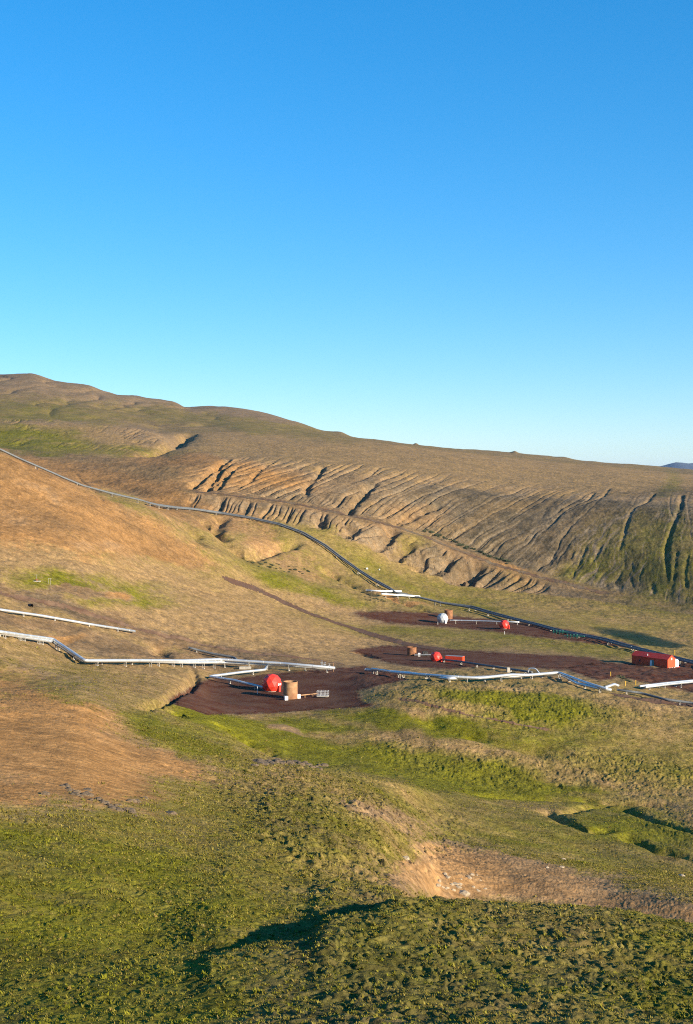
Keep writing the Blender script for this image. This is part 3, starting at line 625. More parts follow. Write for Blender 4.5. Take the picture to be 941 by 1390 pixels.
def pipeline(name, label, uv, height=1.3, r=.55, offset=0.0, mat='alu', group=None, gap=14, ends=True, elbow=1.6, cat='pipe', smooth_n=0, supports=True):
    """uv: where the middle of the pipe is seen; it runs 'height' above the ground on steel stands"""
    g = [above(q[0], q[1], height, q[2] if len(q) > 2 else None) for q in uv]
    n = len(g)
    if offset:
        out = []
        for i in range(n):
            t = Vector((0, 0, 0))
            if i > 0: t += (g[i] - g[i - 1]).xy.normalized().to_3d()
            if i < n - 1: t += (g[i + 1] - g[i]).xy.normalized().to_3d()
            t.normalize(); nn = Vector((-t.y, t.x, 0))
            q = g[i] + nn * offset; out.append(Vector((q.x, q.y, gz(q.x, q.y))))
        g = out
    axis = [p + Vector((0, 0, height)) for p in g]
    # extra stations so the pipe follows the ground without sinking into it
    dense = [axis[0]]
    for a_, b_ in zip(axis[:-1], axis[1:]):
        k = max(1, int((b_ - a_).length / 18))
        for j in range(1, k + 1): dense.append(a_.lerp(b_, j / k))
    for _ in range(2):
        for i in range(1, len(dense) - 1):
            zmin = gz(dense[i].x, dense[i].y) + height * .75; zmax = gz(dense[i].x, dense[i].y) + height * 1.5
            zz = (dense[i - 1].z + dense[i + 1].z + 2 * dense[i].z) / 4
            dense[i] = Vector((dense[i].x, dense[i].y, min(max(zz, zmin), zmax)))
    root = empty(name, g[0]); tag(root, label, cat, group)
    line = elbows(dense, elbow, 3)
    bm = bmesh.new(); tube(bm, [p - g[0] for p in line], r, 12)
    # cladding joints
    acc = 0
    for a_, b_ in zip(line[:-1], line[1:]):
        L = (b_ - a_).length
        while acc < L and L > 0.5:
            p = a_.lerp(b_, acc / L); d = (b_ - a_).normalized() * .06
            tube(bm, [p - d - g[0], p + d - g[0]], r * 1.05, 12); acc += 6
        acc -= L
    finish(bm, 'cladding', M[mat], root, True)
    if supports:
        acc = 3.0
        for a_, b_ in zip(dense[:-1], dense[1:]):
            L = (b_ - a_).length; d = (b_ - a_).normalized(); sd = Vector((-d.y, d.x, 0)).normalized()
            while acc < L:
                p = a_.lerp(b_, acc / L); z0 = gz(p.x, p.y)
                bm = bmesh.new(); ang = math.atan2(sd.y, sd.x)
                q = p - g[0]; hgt = max(.3, p.z - r - z0)
                box(bm, Vector((q.x, q.y, z0 - g[0].z + .02)), (r * 1.8, .45, .35), ang)
                for s_ in (-1, 1):
                    e = q + sd * r * .7 * s_
                    box(bm, Vector((e.x, e.y, z0 - g[0].z + hgt / 2 + .1)), (.14, .14, hgt + .3), ang)
                box(bm, Vector((q.x, q.y, q.z - r - .06)), (r * 2.0, .25, .14), ang)
                finish(bm, 'support', M['conc'], root)
                acc += gap
            acc -= L
    return root, axis, line
def lathe(bm, prof, n=32, c=(0, 0, 0)):
    rings = []
    for r, z in prof:
        rings.append([bm.verts.new((c[0] + r * math.cos(2 * math.pi * j / n), c[1] + r * math.sin(2 * math.pi * j / n), c[2] + z)) for j in range(n)])
    for A, B_ in zip(rings[:-1], rings[1:]):
        for j in range(n): bm.faces.new((A[j], A[(j + 1) % n], B_[(j + 1) % n], B_[j]))
    return rings

def dome(name, label, pos, r, mat, sub=2, door_az=-60, group=None, door_mat='red_roof', cat='dome'):
    root = empty(name, pos); tag(root, label, cat, group)
    bm = bmesh.new(); bmesh.ops.create_icosphere(bm, subdivisions=sub, radius=r)
    bmesh.ops.rotate(bm, verts=bm.verts, cent=(0, 0, 0), matrix=Matrix.Rotation(.35, 3, 'Z') @ Matrix.Rotation(.18, 3, 'X'))
    zc = r * .74
    bmesh.ops.translate(bm, verts=bm.verts, vec=(0, 0, zc))
    bmesh.ops.bisect_plane(bm, geom=bm.verts[:] + bm.edges[:] + bm.faces[:], plane_co=(0, 0, -.15), plane_no=(0, 0, -1), clear_outer=True)
    finish(bm, 'shell', M[mat], root)
    bm = bmesh.new(); lathe(bm, [(r * .70, -.4), (r * .70, .18), (r * .60, .18)], 24); finish(bm, 'footing', M['conc'], root)
    a_ = math.radians(door_az); d = Vector((math.cos(a_), math.sin(a_), 0))
    bm = bmesh.new(); box(bm, d * r * .93 + Vector((0, 0, 1.0)), (.7, 1.0, 2.0), a_, .03); finish(bm, 'door', M[door_mat], root)
    return root

def silencer(name, label, pos, r, h, mat, group=None, cat='tank'):
    root = empty(name, pos); tag(root, label, cat, group)
    bm = bmesh.new(); lathe(bm, [(r, -.5), (r, h - .15), (r + .07, h - .15), (r + .07, h), (r - .08, h), (r - .08, h - 1.8)], 36)
    for k in (.33, .66): lathe(bm, [(r, h * k - .06), (r + .05, h * k - .06), (r + .05, h * k + .06), (r, h * k + .06)], 36)
    finish(bm, 'shell', M[mat], root, False)
    bm = bmesh.new(); vs = lathe(bm, [(r - .08, h - 1.8), (.01, h - 1.8)], 36); finish(bm, 'baffle', M['black'], root)
    return root
def post(name, label, p, h=1.6, r=.07, mat='white', cat='post', group=None, tilt=0.0):
    bm = bmesh.new(); tube(bm, [(0, 0, -.3), (tilt * h, 0, h)], r, 8); box(bm, Vector((tilt * h, 0, h)), (r * 2.6, r * 2.6, r * 1.2))
    o = finish(bm, name, M[mat]); o.location = p; return tag(o, label, cat, group)

# ------------------------------------------------------------------ nearest well: red dome, rusty silencer, railing
pd = G(369, 938); dome('steam_well_dome', 'largest faceted red dome, on the red gravel pad beside the rusty open tank', pd, 3.05, 'red', 2, -35, 'red well domes')
r0 = [o for o in COL.objects if o.name == 'steam_well_dome'][0]
for k, az in enumerate((-42, -24)):
    a_ = math.radians(az); d = Vector((math.cos(a_), math.sin(a_), 0)); bm = bmesh.new()
    box(bm, d * 2.98 + Vector((0, 0, 2.25)), (.12, .55, .65), a_); finish(bm, 'sign_plate', M['white'], r0)
pt = G(394.5, 948); sil = silencer('silencer_tank', 'tall faded rusty open tank right of the largest red dome, white blocks at its foot', pt, 2.08, 5.0, 'rust_pale')
for k, (u, v) in enumerate(((388.5, 950), (405.5, 947.5))):
    bm = bmesh.new(); box(bm, Vector((0, 0, .55)), (1.0, 1.0, 1.3), .3, .05)
    if k: box(bm, Vector((.15, -.53, .6)), (.5, .06, .5), .3)
    o = finish(bm, 'concrete_block', M['white']); o.location = G(u, v + .5)
    tag(o, ('white block at the left foot of the faded rusty tank', 'white block at the right foot of the faded rusty tank, beside the thin pipe')[k], 'block', 'white blocks at the tank foot')
pa, pb = above(407, 944, .9), above(431, 941.5, .9)
bm = bmesh.new(); d_ = pb - pa; tube(bm, [(0, 0, .9), d_ + Vector((0, 0, .9))], .17, 8)
for t in (.3, .75): box(bm, d_ * t + Vector((0, 0, .4)), (.2, .2, 1.0))
o = finish(bm, 'drain_pipe', M['rust_pale']); o.location = pa; tag(o, 'thin orange rusty pipe from the faded tank to the white railing', 'pipe')
pr = G(438, 947.5); root = empty('railing', pr, -.15); root.scale = (.92, .92, .85); tag(root, 'white railed platform at the end of the thin rusty pipe', 'railing')
bm = bmesh.new(); box(bm, Vector((0, .6, .6)), (3.6, 2.2, .35)); finish(bm, 'platform', M['conc'], root)
for yy in (-.45, 1.65):
    for xx in (-1.75, -.58, .58, 1.75):
        bm = bmesh.new(); tube(bm, [(xx, yy, .8), (xx, yy, 2.4)], .03, 6); finish(bm, 'baluster', M['white'], root)
    for zz in (1.3, 1.85, 2.4):
        bm = bmesh.new(); tube(bm, [(-1.75, yy, zz), (1.75, yy, zz)], .03, 6); finish(bm, 'rail', M['white'], root)
for xx in (-1.75, 1.75):
    bm = bmesh.new(); tube(bm, [(xx, -.45, 2.4), (xx, 1.65, 2.4)], .03, 6); finish(bm, 'rail', M['white'], root)
post('marker_post', 'thin white post standing in the shadow left of the largest red dome', G(349.5, 942), 2.2, .06)

# pair of silver pipes with the zigzag
pair = [(-60, 846), (0, 857.5), (72, 870.5), (114, 895), (200, 897.5), (300, 900), (380, 903.5), (452, 907)]
pipeline('steam_pipe', 'silver zigzag pipe from the left edge past the largest red dome, upper of the pair', pair, 1.75, .48, 1.6, group='pair of silver pipes above the near pad')
pipeline('steam_pipe', 'silver zigzag pipe from the left edge past the largest red dome, lower of the pair', pair, 1.2, .48, -1.6, group='pair of silver pipes above the near pad')
pipeline('steam_pipe', 'single silver pipe high on the left slope, going into the ground above the zigzag pair', [(-50, 817), (0, 826.5), (60, 836), (120, 846), (183, 857)], 1.0, .42)
pipeline('steam_pipe', 'grey shaded pipe slanting down to join the silver pair from behind', [(256, 879), (270, 883), (290, 888), (318, 893.5), (324, 898)], 1.0, .42, mat='shade_grey')
pipeline('steam_pipe', 'thin silver pipe doubling back in a V left of the largest red dome', [(363, 903.5), (360, 909), (330, 912.5), (284, 917), (318, 924), (357, 933)], 1.2, .42, elbow=1.0)
bm = bmesh.new(); box(bm, Vector((0, 0, .35)), (4.0, 1.6, .9), .05, .05)
o = finish(bm, 'concrete_plinth', M['conc']); o.location = G(333, 908); tag(o, 'pale concrete plinth under the silver pair above the V pipe', 'plinth')
# valves at the end of the pair
for k, (u, v) in enumerate(((437, 900), (441, 902), (447, 904))):
    p = above(u, v, 1.0); bm = bmesh.new()
    tube(bm, [(0, 0, -.2), (0, 0, 1.7)], .14, 8); tube(bm, [(-.5, 0, 1.0), (.5, 0, .9)], .25, 8); tube(bm, [(0, 0, 1.7), (0, 0, 1.78)], .4, 12); box(bm, Vector((0, 0, .15)), (.7, .5, .5))
    o = finish(bm, 'valve', M['steel']); o.location = p
    tag(o, ('grey valve behind the silver pair, leftmost of three near its right end', 'grey valve behind the silver pair, middle of three near its right end', 'grey valve nearest the right end of the silver pair')[k], 'valve', 'valves at the pipe end')
post('vent_pipe', 'thin upright vent pipe at the right end of the silver pair', G(453, 912), 3.0, .08, 'rust_pale', 'pipe', tilt=-.05)

# silver pipes on the right
pr_ = [(500, 908.5), (530, 912.5), (560, 916), (610, 918.5), (655, 919.5), (700, 917), (720, 915.5), (758, 915.5), (790, 927), (818, 934)]
pipeline('steam_pipe', 'long silver pipe curving below the mid gravel pad, upper one of the pair', pr_, 1.6, .45, 1.5, group='silver pipes below the mid pad')
pipeline('steam_pipe', 'long silver pipe curving below the mid gravel pad, lower one of the pair', pr_ + [(832, 936.5)], 1.1, .45, -1.5, group='silver pipes below the mid pad')
p = above(725, 913, 1.2); bm = bmesh.new()
tube(bm, elbows([(-1.8, .9, 1.2), (-1.5, .8, 2.5), (.5, 0, 2.6), (1.6, -.7, 1.2)], .9), .22, 10)
o = finish(bm, 'pipe_bridge', M['alu']); o.location = p; tag(o, 'small silver arched pipe bridging the pair right of the mid pad', 'pipe')
pipeline('steam_pipe', 'short fat silver pipe stub at the right end of the curving pair', [(822, 933), (834, 930.5), (840, 931)], .8, .42, supports=False)
pipeline('steam_pipe', 'dark low pipe running down to the right edge beside the dirt road', [(838, 936.5), (870, 942), (905, 949), (941, 956), (990, 966)], .7, .38, mat='shade_grey', gap=18)
prr = [(872, 931.5), (905, 929), (941, 926), (1010, 920)]
pipeline('steam_pipe', 'white pipe crossing to the right edge below the red shed, upper one of the pair', prr, .9, .38, .8, group='white pipes below the shed')
pipeline('steam_pipe', 'white pipe crossing to the right edge below the red shed, lower one of the pair', prr, .9, .38, -1.1, group='white pipes below the shed')
for k, (u, v) in enumerate(((829, 917), (849, 930), (863, 929))):
    post('marker_post', ('yellow marker post on the brown bank, farthest left of three', 'yellow marker post just behind the open pipe end', 'yellow marker post at the edge of the dirt road beside the white pipes')[k], G(u, v + 1), 1.5, .13, 'yellow', group='yellow marker posts')

# ------------------------------------------------------------------ mid pad
p = G(592, 898); dome('steam_well_dome', 'small red dome left of the red container on the middle pad', p, 2.3, 'red', 2, -30, 'red well domes')
p = G(559, 890); silencer('silencer_tank', 'squat orange rusty tank at the left end of the middle gravel pad', p, 1.95, 3.6, 'rust')
p = G(571, 891); root = empty('valve_assembly', p); tag(root, 'white and black valve gear between the orange tank and the small red dome', 'valve')
bm = bmesh.new(); box(bm, Vector((-.6, 0, .7)), (1.0, .9, 1.4), 0, .06); finish(bm, 'white_box', M['white'], root)
bm = bmesh.new(); tube(bm, [(1.2, .4, 0), (1.2, .4, 2.0)], .5, 12); tube(bm, [(1.2, .4, 1.8), (2.6, .2, 1.9)], .3, 10); box(bm, Vector((2.4, .5, .9)), (1.4, .8, 1.8), .2, .08); finish(bm, 'black_valve', M['black'], root)
bm = bmesh.new(); tube(bm, [(-2.5, -.3, .6), (4.2, -.9, .8)], .25, 10); finish(bm, 'connecting_pipe', M['steel'], root)
p = G(617.5, 898.5); root = empty('shipping_container', p, math.radians(-24)); tag(root, 'red container standing right of the small dome on the middle pad', 'container')
L, W, H_ = 7.2, 2.3, 2.35
bm = bmesh.new(); box(bm, Vector((0, 0, H_ / 2 + .05)), (L, W, H_ - .1))
for k in range(28):
    x = -L / 2 + .25 + k * (L - .5) / 27
    for s_ in (-1, 1): box(bm, Vector((x, s_ * (W / 2 + .012), H_ / 2)), (.11, .03, H_ - .35))
finish(bm, 'body', M['red_wall'], root)
bm = bmesh.new(); box(bm, Vector((0, 0, H_ + .03)), (L + .06, W + .06, .06)); finish(bm, 'roof', M['steel'], root)
bm = bmesh.new()
for s_ in (-1, 1): box(bm, Vector((L / 2 + .03, s_ * W / 4, H_ / 2)), (.06, W / 2 - .08, H_ - .25))
finish(bm, 'door', M['red_wall'], root)
pipeline('steam_pipe', 'dark grey pipe leading from the small red dome down to the curving silver pair', [(598, 895), (625, 899), (660, 904), (700, 909), (722, 912.5)], .9, .38, mat='shade_grey')
p = G(690, 912.5); bm = bmesh.new(); box(bm, Vector((0, 0, .8)), (1.1, 1.0, 1.7), .2, .08); o = finish(bm, 'concrete_block', M['conc']); o.location = p; tag(o, 'grey concrete block under the dark pipe right of the middle pad', 'block')

# ------------------------------------------------------------------ far pad
p = G(601, 845.5); dome('well_house_dome', 'silver white dome with a pale door on the far gravel pad', p, 3.0, 'dull_white', 2, -60, None, 'white')
p = G(609, 839.5); silencer('silencer_tank', 'orange rusty tank half hidden behind the white dome', p, 2.2, 4.6, 'rust')
p = G(684.5, 853.5); dome('steam_well_dome', 'small red dome at the right end of the far pad, near the long dark pipeline', p, 2.6, 'red', 2, -30, 'red well domes')
pipeline('steam_pipe', 'white pipe joining the white dome to the far red dome', [(611, 842), (622, 842.6), (650, 843.2), (684, 843.6), (705, 844.5)], 1.6, .34, mat='alu', gap=11)
for k, (u, v) in enumerate(((594.5, 848), (685, 861))):
    post('marker_post', ('white post in front of the white dome', 'white post in front of the far red dome')[k], G(u, v), 1.4, .08)

# long pipeline along the ridge and the valley
main = [(-70, 586, 688), (0, 612.5, 683), (30, 626, 689), (60, 639, 694), (85, 648, 698), (110, 657, 704), (150, 668, 720), (190, 680), (215, 686.5), (240, 688.5), (262, 690), (300, 696), (340, 702), (380, 711), (410, 722), (440, 740), (462, 757), (485, 774), (505, 787), (528, 800)]
la = 'long pipeline winding down from the left skyline'
pipeline('steam_pipe', la + ', farther one of the pair', main + [(537, 803.5), (562, 808.5), (640, 825), (706, 842), (760, 855), (820, 869), (880, 884), (941, 899), (1030, 925)], 1.3, .5, 1.1, mat='shade_grey', group='long pipeline pair', gap=24)
pipeline('steam_pipe', la + ', nearer one of the pair', main + [(540, 805), (566, 810), (640, 826), (706, 842.5), (760, 855.5), (820, 869.5), (880, 885), (941, 900), (1030, 925)], 1.3, .5, -1.1, mat='shade_grey', group='long pipeline pair', gap=24)
pipeline('steam_pipe', 'white expansion loop pipe beside the long pipeline, the upper and farther of two', [(497, 801.3), (520, 801.8), (545, 802.6)], 1.5, .5, mat='white', gap=9)
pipeline('steam_pipe', 'white expansion loop pipe beside the long pipeline, the lower and nearer of two', [(518, 806.2), (545, 807.8), (570, 809.6)], 1.5, .5, mat='white', gap=9)
# green manifolds
for k, (u, v) in enumerate(((758, 859.5), (777, 865))):
    p = G(u, v + 1.5); root = empty('valve_manifold', p, -.5); tag(root, ('green valve manifold beside the long dark pipeline, the left of two', 'longer green valve manifold beside the long dark pipeline, the right of two')[k], 'valve manifold', 'green manifolds')
    bm = bmesh.new(); tube(bm, [(-3 - k, 0, .9), (5 + k, 0, 1.3)], .28, 10)
    finish(bm, 'header', M['green'], root)
    for j in range(4):
        bm = bmesh.new(); x = -2.5 + 1.6 * j; tube(bm, [(x, 0, -.2), (x, 0, 1.9)], .16, 8); tube(bm, [(x, 0, 1.9), (x, 0, 2.0)], .45, 12); box(bm, Vector((x, 0, 1.1)), (.7, .6, .6), 0, .1)
        finish(bm, 'valve', M['green'], root)

# ------------------------------------------------------------------ red shed
pc = G(906.5, 907.2); ax = Vector((-.64, .77, 0)).normalized(); ay = Vector((.77, .64, 0)).normalized()
W, Lb, He, Hr = 4.9, 17.6, 3.4, 4.9
root = empty('red_shed', pc); root.rotation_euler = (0, 0, math.atan2(-ax.y, -ax.x)); tag(root, 'long red shed with a pitched roof and a pale door beside the pipeline', 'shed')
# local x points along -ax (towards the near gable), local y to the left of it
def shed_box(c, s, name, mat, par=None, bev=0): 
    bm = bmesh.new(); box(bm, Vector(c), s, 0, bev); return finish(bm, name, mat, par or root)
# near gable corner (pc) is the left front corner: wall runs to -x, gable runs to +y
bm = bmesh.new()
prof = [(0, -.5), (W, -.5), (W, He), (W / 2, Hr), (0, He)]
A = [bm.verts.new((0, y, z)) for y, z in prof]; B2 = [bm.verts.new((-Lb, y, z)) for y, z in prof]
bm.faces.new(A); bm.faces.new(B2[::-1])
for j in range(5): bm.faces.new((A[j], B2[j], B2[(j + 1) % 5], A[(j + 1) % 5]))
bmesh.ops.recalc_face_normals(bm, faces=bm.faces)
for k in range(58):
    x = -.15 - k * .3
    box(bm, Vector((x, -.012, He / 2)), (.06, .035, He - .1))
finish(bm, 'wall', M['red_wall'], root)
bm = bmesh.new()
sl = math.atan2(Hr - He, W / 2)
for s_ in (0, 1):
    y0, y1 = (-.25, W / 2) if s_ == 0 else (W + .25, W / 2)
    z0 = He - .25 * math.tan(sl) + .06; z1 = Hr + .06
    v_ = [bm.verts.new((x, y, z)) for x, y, z in ((.2, y0, z0), (-Lb - .2, y0, z0), (-Lb - .2, y1, z1), (.2, y1, z1), (.2, y0, z0 + .1), (-Lb - .2, y0, z0 + .1), (-Lb - .2, y1, z1 + .1), (.2, y1, z1 + .1))]
    for f in ((0, 1, 2, 3), (7, 6, 5, 4), (0, 4, 5, 1), (1, 5, 6, 2), (2, 6, 7, 3), (3, 7, 4, 0)): bm.faces.new([v_[i] for i in f])
bmesh.ops.recalc_face_normals(bm, faces=bm.faces)
rf = finish(bm, 'roof', M['red_roof'], root)
bm = bmesh.new(); tube(bm, [(-10.2, .6, 3.6), (-10.2, .6, 4.5)], .14, 8); tube(bm, [(-10.2, .6, 4.5), (-10.2, .6, 4.6)], .24, 8); finish(bm, 'vent', M['white'], rf)
dr = shed_box((-7.6, -.05, 1.25), (1.9, .1, 2.5), 'door_frame', M['teal'])
shed_box((-8.05, -.09, 1.2), (.85, .08, 2.2), 'door_leaf', M['white'], dr)
wn = shed_box((-13.6, -.05, 1.7), (1.1, .1, 1.0), 'window', M['red_roof']); shed_box((-13.6, -.09, 1.7), (.85, .04, .75), 'pane', M['black'], wn)
shed_box((.05, W / 2, 3.5), (.08, .6, .8), 'sign_plate', M['white'])
for k in range(3): shed_box((.25 + .02 * k, .8 + k * 1.5, -.02), (.5, .9, .5), 'footing', M['conc'])
p = pc + ay * (W + 1.9) - ax * -1.5; p.z = gz(p.x, p.y); root = empty('storage_tank', p, .9); tag(root, 'white round topped tank standing against the right side of the red shed', 'tank')
bm = bmesh.new(); lathe(bm, [(1.35, .3), (1.35, 2.7), (1.25, 3.0), (.9, 3.25), (.4, 3.38), (.02, 3.4)], 24); finish(bm, 'shell', M['white'], root, True)
bm = bmesh.new(); box(bm, Vector((-1.5, 1.0, 1.5)), (1.2, 1.4, 2.4), 0, .05); finish(bm, 'cabinet', M['conc'], root)
bm = bmesh.new(); box(bm, Vector((0, 0, .05)), (2.9, 2.6, .6)); finish(bm, 'base_slab', M['red_roof'], root)
post('marker_post', 'yellow post at the far corner of the red shed roof', G(916, 889), 2.0, .14, 'yellow', group='yellow marker posts')
post('marker_post', 'small white post left of the red shed by the pipeline', G(857, 882), 1.6, .1)

# ------------------------------------------------------------------ left slope details
p = G(50, 789.5); root = empty('wellhead', p); tag(root, 'small wellhead on a pale slab on the left green terrace', 'wellhead')
bm = bmesh.new(); box(bm, Vector((0, 0, .1)), (2.6, 1.2, .4), 0, .04); finish(bm, 'slab', M['conc'], root)
bm = bmesh.new(); tube(bm, [(0, 0, .3), (0, 0, 1.0)], .3, 10); tube(bm, [(-.6, 0, .8), (.6, 0, .8)], .18, 8); finish(bm, 'valve', M['rust'], root)
bm = bmesh.new(); tube(bm, [(0, 0, 1.0), (0, 0, 2.6)], .06, 6); tube(bm, [(-.9, 0, 2.4), (.9, 0, 2.4)], .035, 6); finish(bm, 'mast', M['conc'], root)
p = G(67.5, 793); bm = bmesh.new()
for x in (-.35, .35): tube(bm, [(x, 0, -.2), (x, 0, 2.2)], .06, 6)
tube(bm, [(-.6, 0, 2.1), (.9, 0, 2.1)], .05, 6)
o = finish(bm, 'gauge_frame', M['conc']); o.location = p; tag(o, 'thin white post frame right of the wellhead slab', 'frame')
p = G(42, 823); bm = bmesh.new(); tube(bm, [(-.9, 1.0, .15), (.6, -.9, .35)], .55, 14, False); bmesh.ops.recalc_face_normals(bm, faces=bm.faces)
o = finish(bm, 'culvert_pipe', M['black']); o.location = p; tag(o, 'small black culvert mouth on the brown slope above the single pipe', 'culvert')

# two sheep on the grass strip beyond the pipeline
def sheep(label, p, rz, s=1.0):
    root = empty('sheep', p, rz); tag(root, label, 'sheep', 'sheep grazing')
    bm = bmesh.new()
    verts = [(-.5, 0, .75), (-.2, 0, .82), (.2, 0, .82), (.5, 0, .8), (.72, 0, .62), (.86, 0, .38)]; rad = [.30, .38, .38, .30, .15, .11]
    n = 10; rings = []
    for (x, y, z), r in zip(verts, rad): rings.append([bm.verts.new((x, r * math.cos(2 * math.pi * j / n), z + r * math.sin(2 * math.pi * j / n))) for j in range(n)])
    for A_, B_ in zip(rings[:-1], rings[1:]):
        for j in range(n): bm.faces.new((A_[j], A_[(j + 1) % n], B_[(j + 1) % n], B_[j]))
    bm.faces.new(rings[0][::-1]); bm.faces.new(rings[-1])
    for x in (-.4, .4):
        for y in (-.18, .18): tube(bm, [(x, y, .6), (x + .03, y, .3), (x, y, -.03)], .075, 6)
    bmesh.ops.scale(bm, vec=(s, s, s), verts=bm.verts); finish(bm, 'body', M['wool'], root, True)
sheep('white sheep grazing on the green strip beyond the pipeline, left one', G(498, 773.5), .3, 1.15)
sheep('smaller white sheep grazing right of the other on the green strip', G(515, 774.5), 2.5, .95)

# ------------------------------------------------------------------ stones
def stone_mesh(seed, name='rock'):
    bm = bmesh.new(); bmesh.ops.create_icosphere(bm, subdivisions=2, radius=1)
    r_ = random.Random(seed)
    planes = [(Vector((r_.uniform(-1, 1), r_.uniform(-1, 1), r_.uniform(-.4, 1))).normalized(), r_.uniform(.55, .9)) for _ in range(9)]
    for v in bm.verts:
        for n_, d in planes:
            e = v.co.dot(n_) - d
            if e > 0: v.co -= n_ * e
        v.co.z *= .75; v.co += Vector((r_.uniform(-.04, .04), r_.uniform(-.04, .04), r_.uniform(-.04, .04)))
    me_ = bpy.data.meshes.new(name); bm.to_mesh(me_); bm.free(); return me_
dark_m = [stone_mesh(k) for k in range(5)]; pale_m = [stone_mesh(k + 20) for k in range(4)]
for m_ in dark_m: m_.materials.append(M['rock'])
for m_ in pale_m: m_.materials.append(M['pale_rock'])
def rocks(spots, meshes, label, group, s0, s1):
    for k, (u, v) in enumerate(spots):
        p = G(u, v); o = link('rock', meshes[k % len(meshes)]); s = random.uniform(s0, s1)
        o.scale = (s * random.uniform(.8, 1.4), s, s * random.uniform(.7, 1.0)); o.rotation_euler = (0, 0, random.uniform(0, 6.3)); o.location = p - Vector((0, 0, s * .08)); tag(o, label, 'rock', group)
sp = [(86 + 2.9 * k + random.uniform(-3, 3), 1069 + 1.05 * k + random.uniform(-3, 5)) for k in range(34)]
rocks(sp, dark_m, 'dark angular rock in the line of stones across the bare ochre slope', 'dark rocks on the ochre slope', .25, .62)
rocks([(232, 1104), (186, 1089), (178, 1088), (196, 1084), (60, 1078), (118, 1072)], dark_m, 'dark rock lying apart on the bare ochre slope', 'scattered dark rocks', .4, .75)
sp = [(340 + 3.1 * k + random.uniform(-3, 3), 1037 - 5 * math.sin(k / 32 * 3.1) + .12 * k + random.uniform(-2, 4)) for k in range(32)]
rocks(sp, dark_m, 'brown rock in the low outcrop on the crest of the spur', 'outcrop on the spur', .5, 1.3)
sp = [(610 + random.gauss(0, 14), 1200 + random.gauss(0, 7)) for k in range(14)] + [(642 + random.gauss(0, 9), 1202 + random.gauss(0, 8)) for k in range(10)]
rocks(sp, pale_m, 'pale stone lying in the bare eroded scar', 'pale stones in the scar', .18, .42)
rocks([(628, 1212)], pale_m, 'largest pale boulder at the foot of the eroded scar', None, .75, .8)
rocks([(550, 1165)], pale_m, 'lone pale boulder on the grass above the eroded scar', None, .5, .55)
rocks([(925, 1189)], pale_m, 'lone white boulder on the green slope by the right edge', None, .5, .55)
rocks([(763, 1177), (743, 1178), (765, 1166)], pale_m, 'pale stone on the grass slope above the right end of the scar', 'pale stones above the scar', .25, .4)

# ------------------------------------------------------------------ shrubs along the terrace
M['leaf'] = paint('willow_leaves', (.050, .062, .024), (.085, .090, .040), .9, 0, 1.0)
def shrub_mesh(seed):
    r_ = np.random.default_rng(seed); n = 420
    d = r_.normal(size=(n, 3)); d /= np.linalg.norm(d, axis=1)[:, None]; rad = r_.uniform(.45, 1.0, n) * (1 + .25 * np.sin(d[:, 0] * 5 + seed) )
    c = d * rad[:, None] * np.array([1.0, 1.0, .75]); c[:, 2] = np.abs(c[:, 2])
    a_ = r_.normal(size=(n, 3)); b_ = r_.normal(size=(n, 3)); s = r_.uniform(.10, .22, n)[:, None]
    tri = np.stack([c + a_ * s * .6, c + b_ * s * .6, c - (a_ + b_) * s * .35], axis=1).reshape(-1, 3)
    return mesh_from_arrays('shrub', tri, np.arange(n * 3).reshape(-1, 3), M['leaf'], False)
shr = [shrub_mesh(k) for k in range(4)]
def shrubs(spots, label, group, s0, s1):
    for k, (u, v) in enumerate(spots):
        o = link('shrub', shr[k % 4]); s = random.uniform(s0, s1); o.scale = (s * random.uniform(.9, 1.5), s, s * random.uniform(.7, 1.0)); o.location = G(u, v) - Vector((0, 0, .1)); o.rotation_euler = (0, 0, random.uniform(0, 6.3)); tag(o, label, 'shrub', group)
tv = lambda u: float(pchip([540, 580, 640, 700, 760], [709, 722, 747, 768, 783], u))
shrubs([(u, tv(u) + random.uniform(-3, 1)) for u in np.linspace(578, 690, 40) + np.random.default_rng(3).uniform(-2, 2, 40)], 'dark green low shrub in the row at the foot of the gullied slope', 'shrubs along the terrace', 1.0, 2.0)
shrubs([(345 + 3.2 * k + random.uniform(-3, 3), 764 + .55 * k + random.uniform(-4, 5)) for k in range(24)], 'olive low shrub on the bank below the winding pipeline', 'shrubs below the pipeline', .7, 1.3)
shrubs([(495 + 2.4 * k + random.uniform(-3, 3), 811 + .5 * k + random.uniform(-2, 3)) for k in range(12)], 'low shrub below the white expansion loops', 'shrubs below the loops', .6, 1.0)

shrubs([(840, 918), (844, 920.5), (848, 922), (852, 924.5), (856, 925.5), (846, 918.5)], 'dark low shrub on the brown bank by the yellow posts', 'shrubs by the yellow posts', .6, 1.0)

